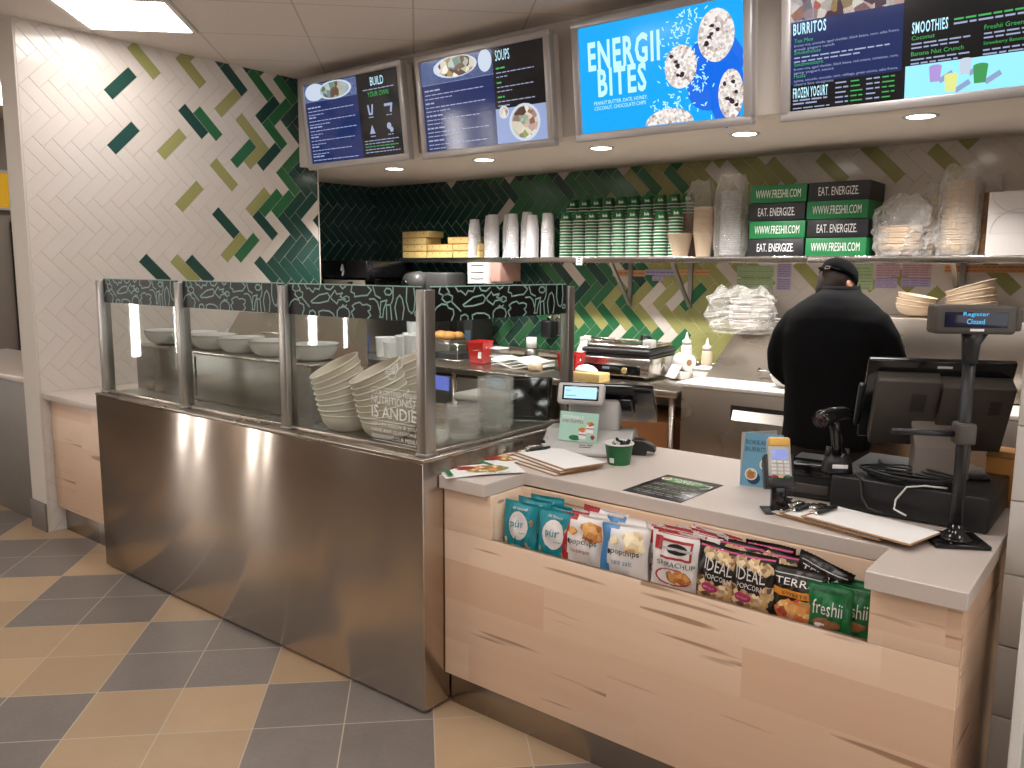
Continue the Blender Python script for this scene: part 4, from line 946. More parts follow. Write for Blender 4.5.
fre('green nut bag at the back right of the trough', (1.335, .225, ZB), .02, .0)
fre('green nut bag lying behind the tipped black crisp bag', (1.28, .245, ZB-.005), .02, .0)

# ================================================================ on the countertop
CT = .8502
def clipboard(label, loc, rz, tilt=0, sheets=True, group='clipboards on the countertop', L=.315, Wd=.19):
    t = thing('clipboard', label, 'clipboard', loc, rz, group); t.rotation_euler = (tilt, 0, rz)
    MB().rbox(-Wd/2, Wd/2, -L/2, L/2, 0, .004, .002).build('board', 'card', t)
    MB().box(-Wd/2+.006, Wd/2-.006, -L/2+.004, L/2-.014, .0041, .0055).build('paper_sheet', 'paper', t)
    c = MB().rbox(-.05, .05, L/2-.03, L/2-.004, .0056, .012, .003).rbox(-.03, .03, L/2-.012, L/2+.012, .008, .02, .003, 0).build('clip', 'chrome', t)
    MB().cyl((-.045, L/2-.03, .013), (.045, L/2-.03, .013), .005).build('clip_spring', 'black_plastic', c)
    return t
for i in range(4):
    clipboard(['bottom clipboard of the stack in front of the silver register', 'second clipboard up in the stack in front of the silver register', 'third clipboard up in the stack in front of the silver register', 'top clipboard with a blank white sheet in front of the silver register'][i], (.222-.008*(3-i), .478-.012*(3-i), CT+i*.0062), R(74+3*(i % 2)-2*i), group='clipboards by the silver register')
t = thing('binder_clip', 'black binder clip holding papers at the left end of the countertop', 'binder clip', (.062, .6, CT+.026), R(30))
MB().prism([(-.016, 0), (.016, 0), (.003, .02), (-.003, .02)], -.02, .02, 0, Matrix.Rotation(R(90), 4, 'X')).build('clip_body', 'black_gloss', t)
MB().tube([(-.01, 0, .002), (-.014, .0, .03), (.014, 0, .03), (.01, 0, .002)], .0012).build('clip_wire', 'chrome', t)
for i, (x, y, lb) in enumerate(((1.205, .405, 'clipboard farthest left of the fanned boards in front of the cash drawer'), (1.25, .39, 'middle clipboard of the fanned boards in front of the cash drawer'), (1.322, .372, 'long clipboard with a white form on top in front of the cash drawer'))):
    b = clipboard(lb, (x, y, CT+i*.0085), R(76), 0, True, 'clipboards before the cash drawer', .31 if i == 2 else .3, .17)
# paper cup with pens and caps
t = thing('paper_cup', 'green paper soup cup holding black pen caps on the countertop', 'cup', (.388, .615, CT)); t.scale = (1.14, 1.14, 1.1)
MB().lathe([(.036, 0), (.0365, .003), (.0445, .066), (.0475, .0665), (.048, .071), (.045, .072), (.042, .068), (.035, .006), (.001, .005)], 32, mis=[0, 0, 1, 1, 1, 1, 1, 1]).build('cup_body', ['green', 'white_plastic'], t)
q = MB(); a0 = math.atan2(-2.54, 1.52)
for k, hh in ((-.5, .02), (-.36, .034), (-.2, .026), (-.08, .026)):
    for zz in (0, 1): pass
    a = a0-.45+k*.6; r_ = .0415; q.rbox(-.0035, .0035, -.001, .001, .008, .008+hh, .0005, 0, TM((math.cos(a)*(r_-.0035), math.sin(a)*(r_-.0035), .0), rz=a+R(90)))
q.build('cup_print', 'white_ink', t)
q = MB()
for k in range(16):
    a, r_ = random.uniform(0, 6.3), random.uniform(0, .034); q.rbox(-.012, .012, -.004, .004, -.004, .004, .002, 0, TM((r_*math.cos(a), r_*math.sin(a), .062+random.uniform(0, .014)), random.uniform(-1, 1), random.uniform(-1, 1), random.uniform(0, 6)))
for k in range(4): q.box(-.012, .012, -.001, .001, 0, .03, 1, TM((random.uniform(-.02, .02), random.uniform(-.02, .02), .05), .3, .3, random.uniform(0, 3)))
tag(q.build('pen_caps', ['black_gloss', 'paper'], t), kind='stuff')
t = thing('tape_dispenser', 'black arched tape dispenser behind the green paper cup', 'tape dispenser', (.345, .79, CT), R(27))
pr_ = [(-.085, .0), (-.08, .022), (-.05, .047), (-.01, .058), (.04, .054), (.075, .036), (.088, .022), (.082, .014), (.055, .018), (.05, .0)]
MB().prism(pr_, -.03, .03, 0, Matrix.Rotation(R(90), 4, 'X')).build('dispenser_body', 'black_plastic', t)
MB().tube([(-.08, -.031, .024), (-.05, -.031, .048), (-.01, -.031, .059), (.04, -.031, .055), (.078, -.031, .036)], .003).build('edge_rib', 'dark_plastic', t)
# black menu sheet lying flat
t = thing('nutrition_sheet', 'black printed sheet with a green heading lying flat on the countertop', 'sheet', (.703, .435, CT), R(-3))
MB().rbox(-.105, .105, -.138, .138, 0, .0015, .0005).build('sheet_paper', 'blackbag', t)
q = MB(); T = Matrix.Translation((0, 0, .0022)) @ Matrix.Rotation(R(-90), 4, 'X')
q.prism([(-.07, .06), (.06, .055), (.07, .105), (-.06, .11)], .0015, .002, 1)
TT = Matrix(((1, 0, 0, 0), (0, 0, 1, 0), (0, -1, 0, .0024), (0, 0, 0, 1)))
q.text('ENERGII', 0, .085, .02, .1, 0, 2, TT, 'c'); q.text('BITES', 0, .063, .018, .07, 0, 2, TT, 'c')
q.disc(-.075, .085, .018, .018, 0, 2, TT); q.disc(-.075, .085, .012, .012, -.0002, 3, TT); q.strip([(.075, .04), (.095, .06), (.09, .09), (.075, .08)], .006, 0, 2, TT)
for k in range(9): dash(q, -.085 if k % 3 else -.06, .085 if k % 2 else .06, .035-.018*k, .0035, 0, 2 if k % 3 else 1, TT, k)
q.build('sheet_print', ['blackbag', pm('leaf green print', '5f8f4a', .5), 'white_ink', 'salad'], t)
# silver register with customer display
t = thing('silver_register', 'silver point of sale register with lit customer display and black touch panel', 'register', (.17, .77, CT), R(22))
b = MB()
prof = [(-.16, 0), (-.165, .012), (-.15, .03), (-.09, .06), (-.045, .082), (-.03, .11), (-.02, .17), (.06, .17), (.08, .06), (.1, .02), (.1, 0)]
V = [(-.165, y, z) for y, z in prof]+[(.165, y, z) for y, z in prof]; n = len(prof)
mid = [(x, y, z) for x in (-.17, .17) for y, z in prof[:5]+[(.06, .08), (.1, .02), (.1, 0)]]
k = 8; b.add(mid, [tuple(range(k))[::-1], tuple(range(k, 2*k))]+[(i, (i+1) % k, k+(i+1) % k, k+i) for i in range(k)], 0, None, False)
ob = b.build('register_base', 'silver_plastic', t); bv = ob.modifiers.new('r', 'BEVEL'); bv.width = .012; bv.segments = 3
q = MB(); TB = Matrix.Translation((0, -.15, .03)) @ Matrix.Rotation(-R(62), 4, 'X')
dash(q, -.02, .03, .012, .006, -.003, 0, TB, 1); dash(q, -.02, .025, .0, .006, -.003, 0, TB, 2); q.build('base_lettering', 'black_ink', t)
ob = MB().rbox(-.09, .11, -.035, .06, .075, .2, .012).build('register_neck', 'silver_plastic', t)
MB().rbox(-.18, .18, -.012, .012, -.15, .135, .006, 0, TM((.06, .055, .18), rx=R(54))).rbox(-.1, .1, -.035, -.01, -.08, .07, .01, 0, TM((.06, .055, .18), rx=R(54))).build('touch_panel', 'black_gloss', t)
MB().tube([(-.02, .02, .16), (-.02, -.03, .2), (-.02, -.045, .23)], .012).build('display_arm', 'black_plastic', t)
D = TM((-.03, -.075, .225), rx=R(-18)) @ Matrix.Diagonal((.85, 1, 1, 1))
d = MB().rbox(-.108, .108, -.015, .02, -.042, .042, .014, 0, D, 3).build('customer_display', 'silver_plastic', t)
MB().rbox(-.083, .083, -.0165, -.012, -.027, .03, .002, 0, D).build('display_bezel', 'black_gloss', d)
MB().rect(-.074, .074, -.021, .024, -.0172, 0, D).build('lit_screen', em('lit pale blue display', 'a9d8f5', 1.0), d)
q = MB(); dash(q, -.068, -.03, .008, .004, -.0176, 0, D, 1); dash(q, -.068, -.02, -.012, .004, -.0176, 0, D, 2); q.build('display_text', 'label_blue', d)
t = thing('promo_card', 'mint promotional card leaning on the front of the silver register', 'card', (.185, .645, CT+.048), R(20))
t.rotation_euler = (R(-10), R(2), R(20))
MB().box(-.075, .075, -.001, .001, 0, .112).build('card_sheet', 'mint', t)
q = MB(); q.text('POPPABLE', -.062, .086, .012, .08, -.0016, 1); q.text('AND PLAYFUL', -.066, .07, .012, .085, -.0016, 2)
for x, z in ((.045, .055), (.018, .03)): q.rect(x-.014, x+.014, z-.018, z+.014, -.0018, 1); q.disc(x, z+.016, .015, .009, -.002, 3, None, 10, .2); q.rect(x-.014, x+.014, z-.004, z+.0, -.002, 2)
q.disc(-.012, .014, .022, .01, -.0017, 4); q.disc(.058, .022, .008, .009, -.0018, 2, None, 8, .2)
q.build('card_print', ['mint', 'white_ink', 'redprint', 'chip', 'green'], t)
# folded blue brochure
t = thing('brochure', 'standing folded light blue brochure behind the card terminal', 'brochure', (.915, .625, CT), R(12))
MB().box(-.065, .065, -.001, .001, 0, .176, 0, TM((0, 0, 0), rx=R(-3))).box(0, .13, -.001, .001, 0, .176, 1, TM((-.065, .0, 0), rz=R(42))).build('folded_sheet', ['label_blue', 'paper_grey'], t)
q = MB(); T = TM((0, 0, 0), rx=R(-3))
q.text('BOKKAN', -.052, .138, .015, .07, -.0016, 0, T); q.text('BURRITO', -.052, .115, .015, .08, -.0016, 0, T)
for x, z in ((.015, .075), (-.03, .04)): q.disc(x+.008, z-.012, .021, .021, -.0015, 0, T); q.disc(x, z, .02, .02, -.0018, 1, T); q.disc(x, z, .016, .016, -.0021, 2, T)
q.build('brochure_print', [pm('navy print', '1d3a52', .5), 'white_ink', 'salad'], t)
# card terminal
t = thing('card_terminal', 'grey card payment terminal with yellow top on a black post stand', 'payment terminal', (1.06, .395, CT), R(34)); t.scale = (.78, .78, .86)
MB().rbox(-.055, .055, -.05, .05, 0, .006, .003).build('stand_base', 'black_plastic', t)
MB().rbox(-.026, .026, -.016, .016, .006, .105, .005).build('stand_post', 'black_gloss', t)
H = TM((0, -.008, .098), rx=R(-26))
MB().rbox(-.054, .054, -.02, .03, -.015, .1, .006, 0, H).rbox(-.05, .05, -.038, -.02, -.018, .02, .006, 0, H).build('terminal_cradle', 'black_plastic', t)
bd = MB().rbox(-.042, .042, -.036, .004, .002, .158, .012, 0, H, 3).build('terminal_body', 'silver_plastic', t)
MB().rbox(-.04, .04, -.04, -.004, .122, .152, .006, 0, H).build('printer_lid', pm('yellow terminal lid', 'd9a94a', .4), bd)
MB().rbox(-.03, .027, -.038, -.035, .076, .112, .002, 0, H).build('terminal_screen', em('lit lavender screen', '8f9ad8', .8), bd)
q = MB()
for r in range(5):
    for c in range(3): q.rbox(-.034+c*.0235, -.016+c*.0235, -.0395, -.035, .012+r*.0125, .0215+r*.0125, .0015, (1+c) if r == 0 else 0, H)
q.build('keypad', ['white_plastic', 'redprint', 'yellow', 'green'], bd)
q = MB()
pts = [(.05+.012*math.cos(k*1.1), .04+.012*math.sin(k*1.1)+.0, .11-k*.0022) for k in range(40)]
q.tube(pts, .0035, 6).build('coiled_cord', 'black_plastic', t)
# receipt printer behind the terminal
t = thing('receipt_printer', 'black receipt printer between the terminal and the barcode scanner', 'printer', (1.075, .68, CT), R(6))
MB().rbox(-.075, .075, -.1, .1, 0, .105, .01).build('printer_body', 'black_plastic', t)
MB().rbox(-.07, .07, -.104, -.02, .07, .112, .008).build('printer_cover', 'black_gloss', t)
MB().rbox(-.06, .06, -.107, -.1, .02, .05, .003).build('paper_slot', 'dark_plastic', t)
# cash drawer
t = thing('cash_drawer', 'wide black cash drawer on the countertop under the monitor', 'cash drawer', (1.37, .735, CT))
MB().rbox(-.205, .21, -.2, .2, .004, .1, .005).build('drawer_case', 'black_plastic', t)
MB().rbox(-.195, .2, .195, .207, .012, .088, .004).build('drawer_front', 'black_gloss', t)
for x in (-.17, .17):
    for y in (-.16, .16): MB().cyl((x, y, 0), (x, y, .005), .015).build('foot', 'dark_plastic', t)
# barcode scanner in its cradle
t = thing('barcode_scanner', 'black handheld barcode scanner standing in a cradle on the cash drawer', 'scanner', (1.165, .585, CT+.1), R(30))
MB().lathe([(.045, 0), (.046, .006), (.042, .03), (.034, .05), (.028, .052), (.001, .05)], 24, sq=.8).build('cradle', 'black_plastic', t)
MB().tube([(-.03, .0, .045), (-.026, 0, .075)], .008).tube([(.03, .0, .045), (.026, 0, .07)], .008).build('cradle_prong', 'black_plastic', t)
MB().rbox(-.022, .022, -.04, -.037, .018, .03, .001).build('white_sticker', 'white_ink', t)
MB().tube([(0, .005, .04), (-.004, .0, .08), (-.012, -.008, .13), (-.022, -.016, .165)], [.014, .0155, .0165, .018], 12).build('scanner_grip', 'black_gloss', t)
hd = MB().tube([(.035, .025, .172), (.01, .008, .178), (-.03, -.022, .176), (-.058, -.044, .168), (-.07, -.053, .163)], [.014, .02, .024, .027, .025], 14).build('scanner_head', 'black_gloss', t)
MB().tube([(-.069, -.052, .163), (-.0735, -.0555, .162)], .021, 14).build('scanner_window', pm('dark red scan window', '2a0d10', .1), hd)
# register monitor seen from behind
t = thing('register_monitor', 'large black register monitor seen from behind on a brown grey neck', 'monitor', (1.375, .765, CT+.1), R(24))
A = TM((0, -.075, .32), rx=R(28))
MB().rbox(-.195, .195, .0, .02, -.262, .025, .004, 0, A).build('screen_bezel', 'black_gloss', t)
hs = MB().rbox(-.17, -.0, -.052, .0, -.245, -.012, .004, 0, A).rbox(.0, .19, -.06, 0, -.25, -.022, .004, 0, A).build('housing', 'dark_plastic', t)
q = MB()
for k in range(9): q.box(-.075, -.035, -.0528, -.0515, -.06-k*.007, -.057-k*.007, 0, A)
q.build('vent_slot', 'black_ink', hs); q = MB()
for k in range(12): q.box(-.003, .001, -.061, -.05, -.03-k*.008, -.026-k*.008, 0, A)
q.build('vent_slot', 'black_ink', hs); q = MB()
for k in range(7): q.box(.13, .16, -.0608, -.0595, -.07-k*.007, -.067-k*.007, 0, A)
q.build('vent_slot', 'black_ink', hs)
MB().rect(-.01, .03, .002, .01, -.0006, 0, A).build('maker_badge', 'white_ink', t)
MB().rbox(-.21, -.195, .0, .02, -.22, -.07, .004, 0, A).build('card_reader', 'black_plastic', t)
nk = MB(); nv = [(-.065, -.045, .17), (.085, -.045, .17), (.095, -.085, .09), (-.055, -.085, .09), (.09, -.1, .0), (-.06, -.1, .0)]
back = [(x, y+.07, z) for x, y, z in nv]
nk.add(nv+back, [(0, 3, 2, 1), (3, 5, 4, 2), (6, 7, 8, 9), (9, 8, 10, 11), (0, 1, 7, 6), (1, 2, 8, 7), (2, 4, 10, 8), (3, 0, 6, 9), (5, 3, 9, 11), (4, 5, 11, 10)])
ob = nk.build('monitor_neck', 'brown_plastic', t); bv = ob.modifiers.new('r', 'BEVEL'); bv.width = .006; bv.segments = 2
MB().rbox(-.12, .15, -.09, .1, .0, .012, .004).build('stand_plate', 'black_plastic', t)
# pole display
t = thing('pole_display', 'black customer pole display with lit blue letters at the right end of the countertop', 'pole display', (1.522, .42, CT), R(30)); t.scale = (.9, 1, 1)
MB().rbox(-.075, .075, -.062, .062, 0, .012, .004).lathe([(.05, .012), (.04, .018), (.022, .032), (.019, .05), (.001, .05)], 24).build('pole_base', 'black_gloss', t)
MB().cyl((0, 0, .03), (0, 0, .5), .0165, n=20).build('pole', 'black_plastic', t)
MB().tube([(0, 0, .47), (0, 0, .52), (.006, 0, .55)], [.02, .024, .034], 14).build('tilt_joint', 'black_plastic', t)
hd = MB().rbox(-.113, .1, -.035, .03, .545, .617, .01, 0, None, 3).rbox(.096, .118, -.025, .026, .553, .609, .006).build('display_head', 'dark_plastic', t)
MB().rbox(-.088, .075, -.037, -.034, .562, .6, .002).build('display_window', pm('deep blue window', '0a1030', .12), hd)
q = MB(); li = em('lit cyan characters', '35b8f0', 1.1); q.text('Register', -.008, .588, .0125, .066, -.0378, 0, None, 'c'); q.text('Closed', -.008, .571, .0125, .046, -.0378, 0, None, 'c'); q.build('display_text', li, hd)
MB().rect(-.02, .016, .553, .559, -.0356).build('maker_badge', 'white_ink', hd)
c = MB().rbox(-.026, .026, -.028, .026, .262, .318, .008).build('pole_clamp', 'dark_plastic', t)
MB().tube([(-.02, 0, .287), (-.1, -.012, .29), (-.2, -.02, .293)], .008).build('clamp_arm', 'black_plastic', c)
# cables behind the scanner
q = MB()
for k in range(4):
    q.tube([(1.36+(.1+.012*k)*math.cos(a*.45)*1.0, .6+(.05+.008*k)*math.sin(a*.45), CT+.108+.006*k+.003*math.sin(a*1.3+k)) for a in range(15)], .0035, 6)
q.tube([(1.23, .555, CT+.105), (1.25, .53, CT+.1), (1.26, .52, CT+.05), (1.285, .49, CT+.03), (1.33, .46, CT+.032)], .003, 6)
tag(q.build('black_cable', 'black_plastic'), 'tangle of black cable coiled on top of the cash drawer', 'cable')
tag(MB().tube([(1.47, .56, CT+.106), (1.42, .533, CT+.11), (1.375, .528, CT+.1), (1.35, .522, CT+.06), (1.352, .5, CT+.038), (1.39, .47, CT+.034)], .003, 6).build('white_cable', 'white_plastic'), 'white cable hanging over the front of the cash drawer', 'cable')
t = thing('wooden_box', 'small orange wooden box at the back right end of the countertop', 'box', (1.565, 1.05-.15, CT+.0))
MB().rbox(-.05, .035, -.035, .05, 0, .17, .003).build('box_body', 'orange', t)
MB().rbox(-.051, .036, -.036, .051, .148, .156, .002).build('lid_seam', 'card', t)

# ================================================================ shelf on the back wall
SHZ = 1.632
for x0, x1, lb in ((-3.16, .232, 'long steel wall shelf carrying cups and boxes, left length'), (.236, 2.4, 'steel wall shelf carrying boxes and bagged bowls, right length')):
    t = thing('wall_shelf', lb, 'shelf', (x0, BY, SHZ-.04), 0, 'steel wall shelves')
    L = x1-x0
    MB().rbox(0, L, -.35, -.004, .034, .04, .002).rbox(0, L, -.35, -.344, 0, .04, .002).build('shelf_board', 'chrome', t)
    for bx in ((L-1.37, L-.9) if x0 < 0 else (.75, 1.7)):
        MB().box(bx-.015, bx+.015, -.02, -.004, -.3, .03).prism([(-.02, -.3), (-.004, -.3), (-.28, .02), (-.31, .02)], bx-.012, bx+.012, 0, Matrix(((0, 0, 1, 0), (1, 0, 0, 0), (0, 1, 0, 0), (0, 0, 0, 1)))).build('bracket', 'steel_dark', t)
t = thing('price_tag', 'small white tag clipped to the shelf edge below the green cups', 'tag', (-1.35, BY-.356, SHZ-.044))
MB().rbox(-.026, .026, -.002, 0, -.012, .036, .001).build('tag_card', 'white_ink', t)
q = MB(); q.rect(-.01, .01, .022, .031, -.0026); dash(q, -.018, .02, .004, .008, -.0026, 0, None, 2); q.build('tag_print', 'black_ink', t)

# yellow pizza style boxes
ybox = None
def yellow(x, y, z, w, lb):
    global ybox
    t = thing('carton_box', lb, 'carton', (x, y, z), 0, 'small yellow cartons on the shelf')
    MB().rbox(0, w, 0, .18, .001, .053, .002).build('box_body', 'yellow', t)
    q = MB()
    for k in range(3): q.disc(w*(.22+.3*k), .034, .007, .006, -.0006)
    q.rect(.0, w, .048, .053, -.0008); q.build('box_print', 'yellow_dk', t)
for x, k, lb in ((-3.215, 0, 'bottom left yellow carton on the shelf'), (-2.93, 0, 'bottom middle yellow carton on the shelf'), (-2.645, 0, 'bottom right yellow carton on the shelf'), (-3.215, 1, 'second row left yellow carton'), (-2.93, 1, 'second row middle yellow carton'), (-2.645, 1, 'second row right yellow carton'), (-3.215, 2, 'third row left yellow carton'), (-2.7, 2, 'topmost yellow carton of the right pile'), (-3.215, 3, 'topmost yellow carton of the left pile')):
    yellow(x+.05, 2.98, SHZ+.0005+k*.0545, .275 if k < 2 else .3 if k == 3 else .27, lb)
# stacks of frosted clear cups
cc = None
ORD = ['first', 'second', 'third', 'fourth', 'fifth', 'sixth', 'seventh', 'eighth', 'ninth', 'tenth']
for i, (x, y, n) in enumerate(((-2.385, 3.0, 14), (-2.275, 3.06, 16), (-2.19, 2.99, 16), (-2.09, 3.06, 16), (-2.0, 2.99, 16), (-1.915, 3.06, 17), (-1.82, 3.0, 15), (-1.735, 3.07, 16), (-1.67, 2.99, 15))):
    for k in range(n):
        if cc is None:
            cc = MB().lathe([(.049, 0), (.049, .006), (.047, .008), (.036, .1), (.034, .104), (.001, .104)], 18).build('plastic_cup', 'cupclear'); b = cc
        else: b = cc.copy(); COL.objects.link(b)
        b.location = (x, y, SHZ+.0005+k*.0145)
        tag(b, ('topmost' if k == n-1 else 'lower')+' frosted clear cup of the %s stack right of the yellow cartons' % ORD[i], 'cup', 'frosted clear cups on the shelf')
# green soup cups
gc = None
def gcup(x, y, z, lb, grp):
    global gc
    if gc is None:
        m = MB().lathe([(.0475, 0), (.049, .001), (.049, .006), (.047, .0065), (.0445, .0067), (.037, .066), (.036, .067), (.034, .064), (.001, .064)], 20, mis=[1, 1, 1, 1, 0, 0, 0, 0])
        a = math.radians(-62)
        for k in range(5):
            aa = a+(k-2)*.16; m.box(-.003, .003, -.0006, .0006, .024, .036+.008*(k == 0 or k == 3), 1, TM((math.cos(aa)*.0416, math.sin(aa)*.0416, 0), rz=aa+R(90)))
        gc = m.build('soup_cup', ['green', 'white_plastic']); b = gc
    else: b = gc.copy(); COL.objects.link(b)
    b.location = (x, y, z); tag(b, lb, 'cup', grp)
for i in range(9):
    n = 13 if i not in (7,) else 12
    for k in range(n):
        gcup(-1.505+i*.1075, 2.985, SHZ+.0005+k*.0205, ('topmost' if k == n-1 else 'nested lower')+' green and white soup cup of the %s front stack on the shelf' % ORD[i], 'green soup cups in the front row')
t = thing('carton_box', 'plain carton behind the front green cups holding up the back row', 'carton', (-1.11, 3.16, SHZ))
MB().rbox(-.5, .52, -.06, .08, .0005, .285, .003).build('box_body', 'carton', t)
for i in range(10):
    for k in range(4):
        gcup(-1.565+i*.102, 3.15, SHZ+.286+k*.0205, ('topmost' if k == 3 else 'nested lower')+' green soup cup of the %s back stack standing higher behind' % ORD[i], 'green soup cups in the back row')
# kraft bowls
kb = MB().lathe([(.052, 0), (.053, .003), (.079, .143), (.083, .144), (.083, .149), (.078, .149), (.05, .006), (.001, .006)], 28).build('kraft_bowl', 'kraft')
kb.location = (-.615, 2.99, SHZ+.0005); tag(kb, 'short kraft paper bowl right of the green cups', 'bowl', 'kraft bowls on the shelf')
for k in range(12):
    b = kb.copy(); COL.objects.link(b); b.location = (-.455, 3.0, SHZ+.0005+k*.0145); b.scale = (.82, .82, 1)
    tag(b, ('topmost' if k == 11 else 'lower')+' kraft paper bowl of the tall stack beside the clear bag', 'bowl', 'kraft bowls on the shelf')
def film_bag(name, label, loc, w, d, h, tuft, crump, seed_, taper=1.0, mat='bagfilm', rz=0.0):
    """a tied or folded clear bag: a crumpled skin around what it holds"""
    rn = random.Random(seed_); ph = [rn.uniform(0, 6.3) for _ in range(8)]
    n, m = 28, 18; vs = []
    for j in range(m+1):
        q = j/m
        for i in range(n):
            a = 2*math.pi*i/n; c, s_ = math.cos(a), math.sin(a)
            rr = 1/max(abs(c)**.5*.0+max(abs(c), abs(s_))**.6, .3)
            k = 1+crump*(math.sin(3*a+ph[0]+4*q)+.7*math.sin(7*a+ph[1]-9*q)+.6*math.sin(11*a+ph[2]+15*q)+.5*rn.uniform(-1, 1))
            sh = (1-(1-taper)*q) if q < .8 else (1-(1-taper)*q)*(1-tuft*((q-.8)/.2)**.7)
            if q < .06: sh *= .9
            vs.append((w/2*c*rr*k*sh*.86, d/2*s_*rr*k*sh*.86, max(.001, h*q+(h*crump*.5*math.sin(5*a+ph[3]) if q > .85 else 0))))
    fs = [(j*n+i, j*n+(i+1) % n, (j+1)*n+(i+1) % n, (j+1)*n+i) for j in range(m) for i in range(n)]+[tuple(range(n))[::-1]]
    t = thing(name, label, 'bag', loc, rz)
    MB().add(vs, fs, 0, None, False).build('clear_film', mat, t); return t
film_bag('plastic_bag', 'empty clear plastic bag standing between the kraft bowls on the shelf', (-.54, 3.12, SHZ+.0005), .22, .12, .49, .3, .035, 3)
t = film_bag('plastic_bag', 'tall clear bag of lids beside the green and black boxes', (-.285, 3.02, SHZ+.0005), .235, .16, .5, .25, .03, 5)
q = MB()
for k in range(34): q.lathe([(.06, 0), (.066, .002), (.066, .005), (.055, .008), (.001, .008)], 18, 0, Matrix.Translation((0, 0, .012+k*.0115)))
tag(q.build('stacked_lids', 'cupclear', t), kind='stuff')
# green and black cartons
def big_box(x, k, col, txt, lb):
    H = .1025; w = .338
    t = thing('carton_box', lb, 'carton', (x, 2.945, SHZ+.0005+k*(H+.002)), 0, 'green and black cartons on the shelf')
    t.location.x += [0, .004, -.003, .002][k]
    MB().rbox(0, w, 0, .3, .0005, H, .003).build('box_body', {'g': pm('green carton', '17733f', .5), 'b': pm('black carton', '1f2024', .5)}[col], t)
    q = MB(); q.text(txt, w*.5, H*.27, H*.46, w*(.8 if col == 'g' else .66), -.0012, 0, None, 'c'); q.build('box_lettering', 'white_ink', t)
for x, side in ((-.135, 'left'), (.213, 'right')):
    for k in range(4):
        g = (k % 2 == 1) if side == 'left' else (k % 2 == 0)
        big_box(x, k, 'g' if g else 'b', 'WWW.FRESHII.COM' if g else 'EAT. ENERGIZE.', ('green' if g else 'black')+' carton, %s of the %s pile on the shelf' % (['lowest', 'second up', 'third up', 'topmost'][k], side))
# bags with bowls on the right
t = film_bag('plastic_bag', 'crinkled clear bag around kraft bowls right of the cartons', (.725, 3.03, SHZ+.0005), .33, .26, .33, .6, .09, 8)
for k in range(4): bowl_mesh(.115, .06, .07).build('bagged_bowl', 'kraft', t, (-.02, 0, .008+k*.03))
t = film_bag('plastic_bag', 'tall clear bag of stacked kraft bowls at the right end of the shelf', (.985, 3.06, SHZ+.0005), .24, .2, .47, .25, .05, 9)
for k in range(13): bowl_mesh(.085, .05, .05).build('bagged_bowl', 'kraft', t, (.0, 0, .008+k*.027))
t = film_bag('plastic_bag', 'clear bag of kraft bowls half hidden behind the tall bag', (.86, 3.16, SHZ+.0005), .2, .16, .4, .3, .03, 10)
for k in range(10): bowl_mesh(.07, .05, .045).build('bagged_bowl', 'kraft', t, (.0, 0, .008+k*.028))
t = film_bag('plastic_bag', 'tall clear bag with brown lids next to the white carton', (1.09, 3.17, SHZ+.0005), .17, .13, .43, .3, .03, 12)
for k in range(10): bowl_mesh(.06, .05, .04).build('bagged_bowl', 'card', t, (.0, 0, .008+k*.03))
t = thing('carton_box', 'plain white carton with round outlines at the right end of the shelf', 'carton', (1.135, 2.95, SHZ+.0005))
MB().rbox(0, .42, 0, .26, .0005, .318, .003).build('box_body', pm('white carton', 'cfc9c6', .55, var=.02), t)
q = MB()
for cz, dz in ((.07, 0), (.32, -.0)):
    pts = [(.15+.135*math.cos(a/16*math.pi), (.11+.12*math.sin(a/16*math.pi)) if cz < .2 else (.31-.1*math.sin(a/16*math.pi))) for a in range(17)]
    q.strip(pts, .004, -.0014)
q.strip([(.02, .21), (.4, .21)], .002, -.0014); q.strip([(.02, .11), (.4, .11)], .0015, -.0014); q.build('box_outline', 'paper_grey', t)
# paper strips and notes stuck on the tiles under the shelf
def note(x0, x1, z0, z1, cols, lb, rows=3):
    t = thing('wall_note', lb, 'note', (x0, BY-.0045, z0), 0, 'paper notes on the back wall tiles')
    MB().box(0, x1-x0, -.0015, 0, 0, z1-z0).build('note_paper', pm('note paper', cols[0], .7), t)
    q = MB(); h = (z1-z0)
    for r in range(rows): dash(q, .008, x1-x0-.008, h*(r+.3)/rows, h/rows*.4, -.002, r % 2, None, r+int(x0*50))
    q.build('note_print', [pm('note ink', cols[1], .7), pm('note ink', cols[-1], .7)], t)
GR, PU, OR, PK = ('9fb48a', '6f8a5a', '8a9a80'), ('a9a0c0', '7a6fa8', 'a05a70'), ('c9986a', 'b5642f', 'a8503a'), ('c0a0a8', 'a05a78', '8a7090')
k = (BY-.006+1.925)/(2.72+1.925)
def nx(x): return 1.906+(x-1.906)*k
def nz(z): return 1.55+(z-1.55)*k
